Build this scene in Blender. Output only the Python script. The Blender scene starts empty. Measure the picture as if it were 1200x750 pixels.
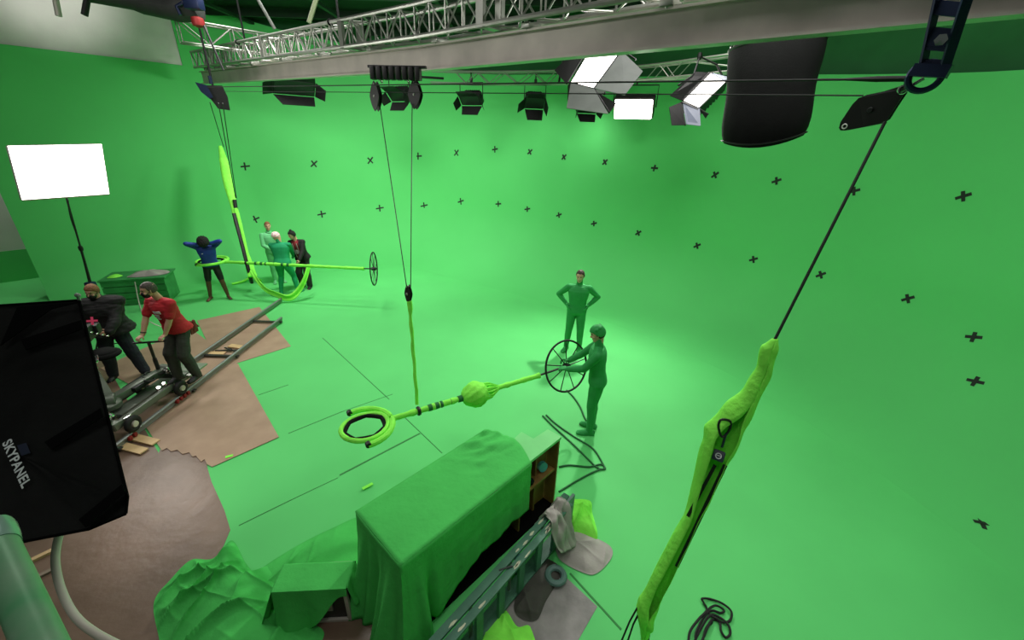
import bpy, bmesh, math, random
from mathutils import Vector, Matrix, Euler, noise
from mathutils.bvhtree import BVHTree
PI=math.pi
R=math.radians
scn=bpy.context.scene
COL=scn.collection
rnd=random.Random(7)
V=Vector
# ------------------------------------------------------------------ camera
F_,PITCH,CH,ROLL=480.0,R(24.3),4.26,R(1.98)
cr,sr,cp,sp=math.cos(ROLL),math.sin(ROLL),math.cos(PITCH),math.sin(PITCH)
RIGHT=V((cr,sr*sp,sr*cp)); DOWN=V((sr,-cr*sp,-cr*cp)); FWD=V((0,cp,-sp))
CAM=V((0,0,CH))
def ray(x,y):
    "viewing direction of a measured photo position, used to measure the place"
    return FWD*F_+RIGHT*(x-600)+DOWN*(y-375)
def G(x,y,z=0.0):
    d=ray(x,y); t=(z-CH)/d.z; return CAM+d*t
def PY(x,y,Y):
    d=ray(x,y); return CAM+d*(Y/d.y)
def PD(x,y,D):
    d=ray(x,y); return CAM+d*(D/math.hypot(d.x,d.y))
cam=bpy.data.cameras.new('camera'); co=bpy.data.objects.new('camera',cam); COL.objects.link(co)
M=Matrix((RIGHT,-DOWN,-FWD)).transposed().to_4x4(); M.translation=CAM
co.matrix_world=M; cam.sensor_fit='HORIZONTAL'; cam.sensor_width=36; cam.lens=F_/1200*36
cam.clip_start=.05; cam.clip_end=200; scn.camera=co
# ------------------------------------------------------------------ materials
def lin(c): return tuple(((v/255)/12.92 if v/255<=.04045 else ((v/255+.055)/1.055)**2.4) for v in c)+(1,)
MATS={}
def mat(name,rgb,rough=.6,metal=0,var=.08,scale=6,bump=0,bscale=30,emit=None,estr=0,rgb2=None,spec=.5,detail=3,trans=0,sheen=0):
    if name in MATS: return MATS[name]
    m=bpy.data.materials.new(name); m.use_nodes=True; nt=m.node_tree; b=nt.nodes['Principled BSDF']
    c=lin(rgb)
    tc=nt.nodes.new('ShaderNodeTexCoord'); n=nt.nodes.new('ShaderNodeTexNoise'); n.inputs['Scale'].default_value=scale; n.inputs['Detail'].default_value=detail
    nt.links.new(tc.outputs['Object'],n.inputs['Vector'])
    rp=nt.nodes.new('ShaderNodeValToRGB'); rp.color_ramp.elements[0].position=.3; rp.color_ramp.elements[1].position=.72
    c2=lin(rgb2) if rgb2 else tuple(min(1,v*(1+var)) for v in c[:3])+(1,)
    c1=c if rgb2 else tuple(v*(1-var) for v in c[:3])+(1,)
    rp.color_ramp.elements[0].color=c1; rp.color_ramp.elements[1].color=c2
    nt.links.new(n.outputs['Fac'],rp.inputs['Fac']); nt.links.new(rp.outputs['Color'],b.inputs['Base Color'])
    b.inputs['Roughness'].default_value=rough; b.inputs['Metallic'].default_value=metal
    b.inputs['Specular IOR Level'].default_value=spec
    if trans: b.inputs['Transmission Weight'].default_value=trans
    if bump:
        n2=nt.nodes.new('ShaderNodeTexNoise'); n2.inputs['Scale'].default_value=bscale; n2.inputs['Detail'].default_value=4
        nt.links.new(tc.outputs['Object'],n2.inputs['Vector'])
        bp=nt.nodes.new('ShaderNodeBump'); bp.inputs['Strength'].default_value=bump; bp.inputs['Distance'].default_value=.02
        nt.links.new(n2.outputs['Fac'],bp.inputs['Height']); nt.links.new(bp.outputs['Normal'],b.inputs['Normal'])
    if emit: b.inputs['Emission Color'].default_value=lin(emit); b.inputs['Emission Strength'].default_value=estr
    MATS[name]=m; return m
GREEN=(91,201,110)
m_wall=mat('green_screen_wall_paint',GREEN,.75,var=.03,scale=.6,spec=.25)
m_floor=mat('green_screen_floor_paint',GREEN,.68,var=.04,scale=1.0,spec=.28,bump=.03,bscale=3)
m_white=mat('white_wall_paint',(216,212,208),.8,var=.06,scale=2,bump=.1,bscale=40)
m_dark=mat('dark_grid_ceiling',(20,34,24),.9,var=.2)
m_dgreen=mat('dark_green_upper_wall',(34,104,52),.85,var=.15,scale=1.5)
m_alu=mat('aluminium',(158,160,152),.42,.8,var=.06,scale=12)
m_alub=mat('brushed_aluminium_beam',(168,162,154),.5,.35,var=.1,scale=3,rgb2=(188,182,172))
m_black=mat('black_metal',(17,17,18),.5,.1)
m_blackf=mat('black_fabric',(13,15,14),.85,var=.2,scale=10,bump=.15,bscale=60,spec=.15)
m_rubber=mat('black_rubber',(16,16,16),.7)
m_rope=mat('black_rope',(16,20,18),.8,var=.3,scale=80)
m_steel=mat('steel_cable',(60,64,62),.4,.7)
m_chrome=mat('chrome',(210,210,208),.18,1)
m_lime=mat('lime_cloth',(138,250,84),.75,var=.1,scale=8,bump=.5,bscale=25,spec=.2)
m_cloth=mat('green_cloth',(74,188,88),.85,var=.07,scale=3,bump=.35,bscale=16,spec=.15)
m_board=mat('hardboard',(156,130,108),.6,var=.1,scale=3,rgb2=(172,146,122),bump=.05)
m_paper=mat('taupe_floor_covering',(104,84,68),.36,var=.15,scale=1.7,rgb2=(128,106,90),bump=.25,bscale=7,detail=6)
m_wood=mat('brown_plywood',(134,108,48),.6,var=.2,scale=5,rgb2=(110,80,34))
m_pine=mat('pale_pine',(206,176,128),.6,var=.1,scale=8)
m_blue=mat('blue_metal',(20,34,68),.45,.3)
m_red=mat('red_cloth',(186,34,44),.8,var=.06,bump=.2,bscale=12)
m_redm=mat('red_metal',(140,36,34),.5,.2)
m_skin=mat('skin_light',(206,160,134),.55,var=.04)
m_skind=mat('skin_dark',(92,58,42),.5,var=.05)
m_suit=mat('green_bodysuit',(50,150,78),.7,var=.05,scale=10,bump=.1,bscale=20,spec=.2)
m_suit2=mat('pale_green_bodysuit',(104,190,128),.7,var=.05,scale=10,spec=.2)
m_suit3=mat('teal_bodysuit',(34,150,98),.7,var=.05,scale=10,spec=.2)
m_hairb=mat('brown_hair',(52,34,24),.7,var=.2,scale=40)
m_hairr=mat('auburn_hair',(122,80,48),.7,var=.2,scale=40)
m_hairk=mat('black_hair',(14,12,11),.8,var=.2,scale=60,bump=.8,bscale=80)
m_hairg=mat('greying_hair',(70,60,54),.6,var=.25,scale=40)
m_bluesh=mat('blue_jersey',(28,54,150),.6,var=.08,bump=.2,bscale=10)
m_trous=mat('charcoal_cotton',(42,42,42),.85,var=.1,bump=.2,bscale=12)
m_jean=mat('dark_denim',(28,34,44),.85,var=.15,bump=.2,bscale=12)
m_maroon=mat('maroon_cloth',(132,34,42),.8)
m_grey=mat('grey_cloth',(158,154,148),.85,var=.1,bump=.4,bscale=14)
m_dgrey=mat('dark_grey_cloth',(66,66,60),.9,var=.15,bump=.4,bscale=14)
m_cream=mat('white_fabric',(220,220,216),.7)
m_pinkc=mat('pink_white_cap',(226,150,160),.6,scale=18,rgb2=(240,236,232),detail=1)
m_lad=mat('worn_green_fibreglass',(58,104,84),.6,scale=7,rgb2=(72,122,100),bump=.2)
m_splash=mat('cream_paint_splash',(196,196,170),.7)
m_conc=mat('grey_concrete',(120,118,116),.8,var=.2,scale=5,bump=.2,bscale=30,rgb2=(150,146,144),detail=8)
m_teal=mat('teal_tape',(70,160,160),.5)
m_lit=mat('lit_led_face',(255,250,240),.5,emit=(255,250,240),estr=5)
m_litc=mat('lit_warm_face',(255,246,230),.5,emit=(255,246,228),estr=14)
m_top=mat('pale_green_painted_board',(112,208,122),.6,var=.04,spec=.3)
m_nearblack=mat('near_black_board',(9,10,9),.95,spec=.05)
m_void=mat('black_tape',(20,34,24),.8)
m_seam=mat('floor_board_seam',(48,128,62),.8)
m_pole=mat('green_painted_pole',(70,130,88),.4,.2,var=.2,scale=9,rgb2=(112,140,116))
m_clear=mat('clear_plastic',(210,225,220),.15,trans=.6)
m_hose=mat('pale_grey_hose',(176,172,160),.5)
m_print=mat('pale_grey_print',(196,206,204),.6)
m_pink=mat('pink_tape',(250,70,120),.6)
# ------------------------------------------------------------------ mesh helpers
def frame_of(d,up=V((0,0,1))):
    d=d.normalized()
    if abs(d.dot(up))>.97: up=V((1,0,0)) if abs(d.x)<.9 else V((0,1,0))
    a=d.cross(up).normalized(); b=a.cross(d).normalized(); return a,b,d   # a=side, b=up-ish
class MB:
    def __init__(s): s.bm=bmesh.new(); s.mi=0
    def face(s,vs):
        try:
            f=s.bm.faces.new(vs); f.material_index=s.mi; return f
        except ValueError: return None
    def mesh(s,verts,faces):
        vv=[s.bm.verts.new(v) for v in verts]
        for f in faces: s.face([vv[i] for i in f])
        return vv
    def hexa(s,p):       # 8 points: bottom 4 (ccw), top 4
        s.mesh(p,[(3,2,1,0),(4,5,6,7),(0,1,5,4),(1,2,6,5),(2,3,7,6),(3,0,4,7)]); return s
    def box(s,c,size,rot=None,bev=0):
        c=V(c); hx,hy,hz=[v/2 for v in size]
        R_=rot if rot is not None else Matrix.Identity(3)
        if bev:
            b=min(bev,hx*.9,hy*.9,hz*.9); pts=[]
            t=bmesh.new(); bmesh.ops.create_cube(t,size=1)
            for v in t.verts: v.co=V((v.co.x*2*hx,v.co.y*2*hy,v.co.z*2*hz))
            bmesh.ops.bevel(t,geom=list(t.edges),offset=b,segments=2,affect='EDGES',profile=.6)
            vm={v:s.bm.verts.new(c+R_@v.co) for v in t.verts}
            for f in t.faces: s.face([vm[v] for v in f.verts])
            t.free(); return s
        P=[c+R_@V((x*hx,y*hy,z*hz)) for z in(-1,1) for x,y in((-1,-1),(1,-1),(1,1),(-1,1))]
        return s.hexa(P)
    def bar(s,a,b,w,h,up=V((0,0,1)),bev=0):    # rectangular bar between two points
        a=V(a);b=V(b);x,z,y=frame_of(b-a,up); m=Matrix((x,y,z)).transposed()
        return s.box((a+b)/2,(w,(b-a).length,h),m,bev)
    def tube(s,pts,r,n=8,caps=True,flat=1,closed=False,up=V((0,0,1))):
        pts=[V(p) for p in pts]; N=len(pts); rr=r if isinstance(r,(list,tuple)) else [r]*N
        rings=[]; pa=None
        for i,p in enumerate(pts):
            if closed: d=pts[(i+1)%N]-pts[i-1]
            else: d=pts[min(i+1,N-1)]-pts[max(i-1,0)]
            if pa is None: a,b,_=frame_of(d,up)
            else:
                d=d.normalized(); a=pa-d*pa.dot(d)
                if a.length<1e-6: a,_,_=frame_of(d,up)
                a.normalize(); b=a.cross(d)
            pa=a
            rings.append([s.bm.verts.new(p+a*math.cos(2*PI*k/n)*rr[i]+b*math.sin(2*PI*k/n)*rr[i]*flat) for k in range(n)])
        for i in range(N if closed else N-1):
            A,B=rings[i],rings[(i+1)%N]
            for k in range(n): s.face([A[k],A[(k+1)%n],B[(k+1)%n],B[k]])
        if caps and not closed:
            s.face(rings[0][::-1]); s.face(rings[-1])
        return s
    def loft(s,rings,caps=True):
        rr=[[s.bm.verts.new(p) for p in R_] for R_ in rings]; n=len(rr[0])
        for A,B in zip(rr,rr[1:]):
            for k in range(n): s.face([A[k],A[(k+1)%n],B[(k+1)%n],B[k]])
        if caps: s.face(rr[0][::-1]); s.face(rr[-1])
        return s
    def capsule(s,a,b,ra,rb,n=12,flat=1,up=V((0,0,1))):
        a=V(a);b=V(b); x,y,d=frame_of(b-a,up); rings=[]
        for k in range(1,5):
            t=k/4*PI/2; rings.append((a-d*ra*math.cos(t),ra*math.sin(t)))
        for k in range(0,4):
            t=k/4*PI/2; rings.append((b+d*rb*math.sin(t),rb*math.cos(t)))
        return s.loft([[c+x*math.cos(2*PI*k/n)*r+y*math.sin(2*PI*k/n)*r*flat for k in range(n)] for c,r in rings])
    def ell(s,c,rad,rot=None,nu=16,nv=10):
        c=V(c); R_=rot if rot is not None else Matrix.Identity(3); rings=[]
        for j in range(1,nv):
            t=-PI/2+PI*j/nv
            rings.append([c+R_@V((rad[0]*math.cos(t)*math.cos(2*PI*k/nu),rad[1]*math.cos(t)*math.sin(2*PI*k/nu),rad[2]*math.sin(t))) for k in range(nu)])
        return s.loft(rings)
    def lathe(s,prof,c,axis=V((0,0,1)),n=20,caps=True):  # prof: (r, along)
        c=V(c); x,y,d=frame_of(V(axis))
        return s.loft([[c+d*h+x*math.cos(2*PI*k/n)*r+y*math.sin(2*PI*k/n)*r for k in range(n)] for r,h in prof],caps)
    def ring(s,c,axis,rad,r,n=32,m=8,flat=1,ph=0,arc=2*PI):
        x,y,d=frame_of(V(axis)); c=V(c)
        pts=[c+x*math.cos(ph+arc*k/n)*rad+y*math.sin(ph+arc*k/n)*rad for k in range(n if arc>6.2 else n+1)]
        return s.tube(pts,r,m,closed=arc>6.2,flat=flat)
    def prism(s,poly,n,th):     # planar 3D polygon extruded by th along -n
        P=[V(p) for p in poly]; n=V(n).normalized()
        a=[s.bm.verts.new(p) for p in P]; b=[s.bm.verts.new(p-n*th) for p in P]; N=len(P)
        s.face(a); s.face(b[::-1])
        for i in range(N): s.face([a[i],b[i],b[(i+1)%N],a[(i+1)%N]])
        return s
    def grid(s,fn,nu,nv,th=0):
        g=[[s.bm.verts.new(fn(i/nu,j/nv)) for j in range(nv+1)] for i in range(nu+1)]
        for i in range(nu):
            for j in range(nv): s.face([g[i][j],g[i+1][j],g[i+1][j+1],g[i][j+1]])
        return s
def finish(mb,smooth,solid=0):
    bm=mb.bm
    bmesh.ops.recalc_face_normals(bm,faces=list(bm.faces))
    me=bpy.data.meshes.new('m'); bm.to_mesh(me); bm.free()
    if smooth:
        for p in me.polygons: p.use_smooth=True
        try: me.set_sharp_from_angle(angle=R(40 if smooth is True else smooth))
        except Exception: pass
    return me
def tag(o,label=None,cat=None,group=None,kind=None):
    if label: o['label']=label
    if cat: o['category']=cat
    if group: o['group']=group
    if kind: o['kind']=kind
    return o
def obj(name,mb,material,parent=None,smooth=True,label=None,cat=None,group=None,kind=None,mods=None):
    me=mb if isinstance(mb,bpy.types.Mesh) else finish(mb,smooth)
    me.name=name
    for m in (material if isinstance(material,(list,tuple)) else [material]): me.materials.append(m)
    o=bpy.data.objects.new(name,me); COL.objects.link(o)
    if parent is not None:
        me.transform(wm(parent).inverted()); o.parent=parent
    else:
        # origin at the thing's base
        vs=me.vertices; xs=[v.co.x for v in vs]; ys=[v.co.y for v in vs]; zs=[v.co.z for v in vs]
        c=V(((min(xs)+max(xs))/2,(min(ys)+max(ys))/2,min(zs)))
        me.transform(Matrix.Translation(-c)); o.location=c
    if mods:
        for t,kw in mods:
            md=o.modifiers.new(t.lower(),t)
            for k,v in kw.items(): setattr(md,k,v)
    return tag(o,label,cat,group,kind)
def wm(o):
    m=o.matrix_basis.copy()
    while o.parent: o=o.parent; m=o.matrix_basis@m
    return m
def thing(name,loc,label,cat,group=None,rotz=0):
    o=bpy.data.objects.new(name,None); COL.objects.link(o); o.location=loc; o.rotation_euler=(0,0,rotz); o.empty_display_size=.1
    return tag(o,label,cat,group)
def copy_tree(o,parent=None):
    c=o.copy(); COL.objects.link(c); c.parent=parent
    for ch in list(o.children): copy_tree(ch,c)
    return c
def nz(p,s=1.0,seed=0): return noise.noise(V(p)*s+V((seed*7.3,seed*3.1,seed*1.7)))
def spline(pts,n=8,closed=False):
    pts=[V(p) for p in pts]; out=[]; N=len(pts)
    for i in range(N if closed else N-1):
        g=lambda k: pts[k%N] if closed else pts[max(0,min(N-1,k))]
        p0,p1,p2,p3=g(i-1),g(i),g(i+1),g(i+2)
        for k in range(n):
            t=k/n
            out.append(.5*((2*p1)+(p2-p0)*t+(2*p0-5*p1+4*p2-p3)*t*t+(3*p1-p0-3*p2+p3)*t**3))
    if not closed: out.append(pts[-1])
    return out
def sstep(a,b,x):
    t=max(0,min(1,(x-a)/(b-a))); return t*t*(3-2*t)
# ================================================================== SETTING
CEIL=7.3
# floor
fl=MB(); fl.box((-4,7,-.05),(30,34,.1))
obj('floor',fl,m_floor,smooth=False,kind='structure')
# back wall: a cyclorama swept along its plan, cove at the foot
plan=[(-9.5,13.3),(-8.7,14.2),(-7,15.0),(-5.2,15.7),(-3.6,15.8),(-2.1,15.2),(-.7,14.25),(.5,13.5),(1.5,12.85),(2.5,12.1),(3.5,11.35),(4.6,10.3),(5.5,9.25),(6.3,8.1),(6.9,6.7),(7.4,5),(7.8,2.5),(7.9,-1.5),(7.9,-6)]
ztop=[7.3,7.2,6.9,6.7,6.3,6.05,5.9,5.85,5.8,5.7,5.65,5.55,5.5,5.4,5.3,5.3,5.3,5.3,5.3]
pl=spline([(x,y,z) for (x,y),z in zip(plan,ztop)],5)
RC=2.1
def wall_rings(pl,rc,nov={}):
    out=[]; RCs=rc if isinstance(rc,list) else None; rc0=rc
    for i,p in enumerate(pl):
        d=(pl[min(i+1,len(pl)-1)]-pl[max(0,i-1)]); d.z=0; d.normalize(); n=nov.get(i,V((d.y,-d.x,0))); rc=RCs[i] if RCs else rc0   # towards the stage
        b=V((p.x,p.y,0)); rg=[b+n*rc]
        for k in range(1,9):
            t=k/8*PI/2; rg.append(b+n*rc*(1-math.sin(t))+V((0,0,rc*(1-math.cos(t))+.002)))
        rg.append(V((b.x,b.y,(rc+p.z)/2))); rg.append(V((b.x,b.y,p.z)))
        out.append((rg,n))
    return out
def sweep(rs,th=.12):
    m=MB(); G1=[[m.bm.verts.new(p) for p in rg] for rg,n in rs]
    for A,B in zip(G1,G1[1:]):
        for k in range(len(A)-1): m.face([A[k],B[k],B[k+1],A[k+1]])
    # back skin and top cap give the wall its thickness
    top=[m.bm.verts.new(rg[-1]-n*th) for rg,n in rs]; bot=[m.bm.verts.new(V((rg[-1].x,rg[-1].y,0))-n*th) for rg,n in rs]
    for i in range(len(rs)-1):
        m.face([G1[i][-1],G1[i+1][-1],top[i+1],top[i]]); m.face([top[i],top[i+1],bot[i+1],bot[i]])
    return m
dB=(pl[1]-pl[0]); dB.z=0; dB.normalize(); dL=(V((-9.5,13.3,0))-V((-12.25,9.93,0))).normalized()
nC=(V((dB.y,-dB.x,0))+V((dL.y,-dL.x,0))).normalized()
rs=wall_rings(pl,RC,{0:nC})
wb=obj('wall_back',sweep(rs),m_wall,smooth=60,kind='structure')
# left green wall, straight, with its own cove and free end
plL=[V((-12.25,9.93,5.75)),V((-11.35,11.0,5.75)),V((-10.4,12.15,5.75)),V((-9.5,13.3,5.75))]
rsL=wall_rings(plL,[.6,1.0,1.5,RC],{3:nC})
ml=sweep(rsL); 
endf=[ml.bm.verts.new(p) for p in rsL[0][0]]+[ml.bm.verts.new(V((-12.25,9.93,0))-rsL[0][1]*.12)]
ml.face(endf)
obj('wall_left',ml,m_wall,smooth=60,kind='structure')
# white wall above the left green wall
nL=rsL[1][1]
w=MB(); a=plL[0]-nL*.02-V((6,7.2,0)).normalized()*6; b=plL[-1]-nL*.02
w.prism([V((a.x,a.y,5.72)),V((b.x,b.y,5.72)),V((b.x,b.y,CEIL)),V((a.x,a.y,CEIL))],nL,.15)
obj('wall_upper_left',w,m_white,smooth=False,kind='structure')
# wall farther off to the left: white over a green dado
q0,q1=V((-16.2,8.9,0)),V((-11.2,14.2,0)); DZ=.86
n2=V((1,-1,0)).normalized()
w=MB(); w.prism([q0+V((0,0,DZ)),q1+V((0,0,DZ)),q1+V((0,0,CEIL)),q0+V((0,0,CEIL))],n2,.12)
obj('wall_far_left',w,m_white,smooth=False,kind='structure')
w=MB(); w.prism([q0,q1,q1+V((0,0,DZ)),q0+V((0,0,DZ))],n2,.12)
obj('wall_lower_left',w,m_wall,smooth=False,kind='structure')
# dark upper wall behind the cyclorama
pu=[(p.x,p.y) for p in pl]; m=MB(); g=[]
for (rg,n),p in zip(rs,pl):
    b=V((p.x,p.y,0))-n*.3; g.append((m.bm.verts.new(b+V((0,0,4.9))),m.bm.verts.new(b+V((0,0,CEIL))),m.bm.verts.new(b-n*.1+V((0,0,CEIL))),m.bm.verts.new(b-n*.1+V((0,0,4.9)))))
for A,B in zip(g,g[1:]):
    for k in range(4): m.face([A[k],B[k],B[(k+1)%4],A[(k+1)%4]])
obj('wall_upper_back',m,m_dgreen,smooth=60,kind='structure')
c=MB(); c.box((-4,7,CEIL+.06),(30,34,.1)); obj('ceiling',c,m_dark,smooth=False,kind='structure')
# joists under the ceiling
m=MB()
for y in range(-4,20,2): m.box((-4,y,CEIL-.12),(28,.08,.2))
for x in range(-14,8,3): m.box((x,7,CEIL-.26),(.1,30,.08))
obj('trim_1',m,mat('dark_green_steel',(26,52,34),.7),smooth=False,kind='structure')
# pipe along the top of the right wall
m=MB(); pp=[PD(960,83,9.3),PD(1010,81,9.2),PD(1060,80,8.9),PD(1125,77,8.6),PD(1240,73,8.2)]
rail_p=[V((p.x,p.y,p.z))-rs[i][1]*0 for i,p in enumerate(pp)]
# floor seams: dark joints between painted boards
def seam(name,a,b,w=.012):
    m=MB(); A=G(*a);B=G(*b); m.bar(A+V((0,0,.002)),B+V((0,0,.002)),w,.004); return m
m=MB()
for a,b,wd in [((378,396),(456,468),.012),((470,485),(518,531),.012),((338,508),(402,482),.01),((398,557),(492,508),.025),((280,616),(341,586),.01),((303,463),(338,451),.01),((341,586),(396,560),.006),((402,482),(460,462),.006),((668,672),(728,738),.02)]:
    m.bar(G(*a)+V((0,0,.002)),G(*b)+V((0,0,.002)),wd,.004)
obj('trim_2',m,m_seam,smooth=False,kind='structure')
# ---- floor coverings
def flat(poly,z0,th): 
    m=MB(); m.prism([V((p.x,p.y,z0+th)) for p in poly],(0,0,1),th); return m
def jag(a,b,n,amp,seed):
    out=[]
    for k in range(n):
        t=k/n; p=a.lerp(b,t); d=(b-a).normalized(); nn=V((-d.y,d.x,0)); out.append(p+nn*amp*nz((t*9,seed,0),3,seed)*2)
    return out
pap=[G(-420,440),G(60,400),G(120,420),G(150,470),G(186,531)]
pap+=[G(200,500),G(240,530)]
pap+=[G(243,548),G(248,565),G(263,598),G(270,621),G(262,640),G(256,664),G(290,702),G(420,690),G(452,720),G(520,800),G(560,980),V((0,0,0)),V((-12,-3,0)),V((-16,4,0))]
obj('floor_covering',flat(pap,0,.004),m_paper,smooth=False,kind='structure')
sheets=[([(231,376),(304,360),(341,406),(258,432)],'tan hardboard sheet on the green floor under the far end of the dolly track',.007),
        ([(222,384),(280,428),(200,478),(118,432)],'tan hardboard sheet on the floor between the camera dolly and the man in red',.010),
        ([(279,427),(327,513),(249,548),(243,545),(240,539),(236,542),(230,535),(226,536),(222,531),(214,533),(208,528),(201,530),(196,526),(190,529),(184,520),(150,470)],'tan hardboard sheet with a sharp corner lying right of the dolly track',.013)]
for i,(q,l,z) in enumerate(sheets):
    obj('hardboard_sheet',flat([G(*p) for p in q],0.004+.004*i,.004),m_board,smooth=False,label=l,cat='board',group='hardboard sheets on the floor')
obj('floor_patch',flat([G(640,655),G(700,711),G(655,790),G(560,800),G(575,715)],0,.004),m_conc,smooth=False,kind='structure')
# ---- tape crosses: stuck on the wall and the cove
dg=bpy.context.evaluated_depsgraph_get()
tv=[];tf=[]
for o in (wb,):
    o_=len(tv); tv+=[wm(o)@v.co for v in o.data.vertices]; tf+=[[o_+i for i in p.vertices] for p in o.data.polygons]
tv+=[V((-20,-10,0)),V((20,-10,0)),V((20,24,0)),V((-20,24,0))]; tf.append([len(tv)-4,len(tv)-3,len(tv)-2,len(tv)-1])
bvh=BVHTree.FromPolygons(tv,tf)
U=[(287,195,5),(368,192,40),(434,188,50),(490,183,5),(535,179,45),(580,175,10),(621,178,40),(661,184,45),(709,190,45),(767,197,0),(838,205,40),(910,212,25),(1001,224,25),(1129,230,30)]
L=[(299,257,20),(377,251,10),(445,244,10),(497,241,15),(540,236,20),(584,239,10),(618,245,15),(655,252,25),(696,262,20),(748,273,40),(817,288,35),(883,304,30),(962,322,40),(1064,350,40),(1141,395,20),(1143,447,15)]
ords=['leftmost','second','third','fourth','fifth','sixth','seventh','eighth','ninth','tenth','eleventh','twelfth','thirteenth','fourteenth','fifteenth','sixteenth']
def cross(x,y,rot,label,group):
    hit,n,_,_=bvh.ray_cast(CAM,ray(x,y).normalized())
    if hit is None: return
    if n.dot(CAM-hit)<0: n=-n
    r,u,_=frame_of(-n); r=r if r.dot(RIGHT)>0 else -r
    m=MB(); a=R(rot); sz=.8+.42*sstep(12.5,16.5,(hit-CAM).length)
    for k,(ll) in ((0,.24*sz),(1,.20*sz)):
        t=a+k*R(82); d=r*math.cos(t)+u*math.sin(t); e=d.cross(n).normalized()
        o=hit+n*(.004+.003*k); h=ll/2; w_=.024
        P=[o-d*h-e*w_,o+d*h-e*w_*1.1,o+d*h+e*w_,o-d*h+e*w_*.9]
        m.prism(P,n,.003)
    obj('tape_cross',m,m_void,smooth=False,label=label,cat='tracking mark',group=group)
for i,(x,y,a) in enumerate(U): cross(x,y,a,f'black tape cross, {ords[i]} from the left in the upper row on the green wall' if i else 'black tape cross, leftmost in the upper row on the green wall','upper row of tape crosses')
for i,(x,y,a) in enumerate(L): cross(x,y,a,(f'black tape cross, {ords[i]} from the left in the lower row on the green wall' if i else 'black tape cross, leftmost in the lower row on the green wall'),'lower row of tape crosses')
cross(1151,613,30,'black tape cross alone on the green floor at the lower right','tape cross on the floor')
# ================================================================== OVERHEAD RIG
ZB=4.98; BH=.26
pathB=[G(240,98,5.25),G(500,82,5.02),G(820,52,4.98),G(1200,13,4.98)+V((1.2,-.9,0))]
pathB=[V((p.x,p.y,p.z-ZB)) for p in pathB]
def off(path,d):       # offset a plan path sideways (towards the far side for +)
    out=[]
    for i,p in enumerate(path):
        t=(path[min(i+1,len(path)-1)]-path[max(i-1,0)]); t.z=0; t.normalize(); out.append(p+V((-t.y,t.x,0))*d)
    return out
def up(path,z): return [V((p.x,p.y,z+p.z)) for p in path]
t=thing('lighting_truss',up(pathB,ZB)[0],'long silver box truss running overhead across the whole stage, above the flat beam','truss')
m=MB()
# flat aluminium beam under the truss: channel with a top and bottom flange
bm_=thing('overhead_beam',up(pathB,ZB)[0],'flat silver aluminium beam slung directly under the long overhead truss','beam')
def sweep_rect(path,w,z0,z1,d=0):
    m=MB(); A=off(path,d-w/2); B=off(path,d+w/2)
    m.loft([[V((a.x,a.y,z0+a.z)),V((b.x,b.y,z0+a.z)),V((b.x,b.y,z1+a.z)),V((a.x,a.y,z1+a.z))] for a,b in zip(A,B)]); return m
obj('web',sweep_rect(pathB,.04,ZB,ZB+BH),m_alub,bm_,smooth=False)
obj('bottom_flange',sweep_rect(pathB,.14,ZB-.015,ZB+.008),m_alub,bm_,smooth=False)
obj('top_flange',sweep_rect(pathB,.14,ZB+BH-.008,ZB+BH+.015),m_alub,bm_,smooth=False)
TW,TH=.15,.34; TZ=ZB+BH+.09
for (d,z) in ((-TW,TZ),(TW,TZ),(-TW,TZ+TH),(TW,TZ+TH)):
    m=MB(); m.tube(up(off(pathB,d),z),.028,8); obj('chord',m,m_alu,t)
def walk(path,step):
    out=[];acc=0
    for a,b in zip(path,path[1:]):
        L_=(b-a).length; k=int(L_/step); 
        for i in range(k): out.append((a.lerp(b,i/k),(b-a).normalized()))
    out.append((path[-1],(path[-1]-path[-2]).normalized())); return out
wk=walk(pathB,.30)
br=[];pl_=[]
m=MB(); m2=MB(); m3=MB()
for i,((p,d),(q,_)) in enumerate(zip(wk,wk[1:])):
    s=V((-d.y,d.x,0))
    for sd in (-TW,TW):
        a=p+s*sd; b=q+s*sd; z0,z1=(TZ,TZ+TH) if i%2 else (TZ+TH,TZ)
        m.tube([V((a.x,a.y,z0+a.z)),V((b.x,b.y,z1+b.z))],.012,6); m.tube([V((a.x,a.y,TZ+a.z)),V((a.x,a.y,TZ+TH+a.z))],.012,6)
    for z,mm_ in ((TZ,m2),(TZ+TH,m3)):
        a=p+s*(-TW if i%2 else TW); b=q+s*(TW if i%2 else -TW)
        mm_.tube([V((a.x,a.y,z+a.z)),V((b.x,b.y,z+b.z))],.010,6)
    if i%9==4:
        for sd in(-TW,TW):
            pass
obj('side_braces',m,m_alu,t); obj('lower_braces',m2,m_alu,t); obj('upper_braces',m3,m_alu,t)
for i,(p,d) in enumerate(wk):
    if i%10==5:
        m=MB(); s=V((-d.y,d.x,0))
        rot=Matrix((d,s,V((0,0,1)))).transposed()
        for sd in(-TW,TW): m.box(V((p.x,p.y,p.z+TZ+TH/2))+s*sd,(.11,.05,TH+.05),rot)
        for z in(TZ,TZ+TH): m.box(V((p.x,p.y,z+p.z)),(.11,2*TW,.03),rot)
        obj('splice_plate',m,m_alu,t,smooth=False)
for i,(p,d) in enumerate(wk):      # clamps that hold the beam to the truss
    if i%5==2:
        m=MB(); s=V((-d.y,d.x,0)); rot=Matrix((d,s,V((0,0,1)))).transposed()
        m.box(V((p.x,p.y,p.z+ZB+BH+.04)),(.12,.2,.05),rot,.01); m.tube([V((p.x,p.y,p.z+ZB+BH))-s*.05,V((p.x,p.y,p.z+TZ+.02))-s*.1],.02,8)
        obj('beam_clamp',m,m_alu,bm_)
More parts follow.
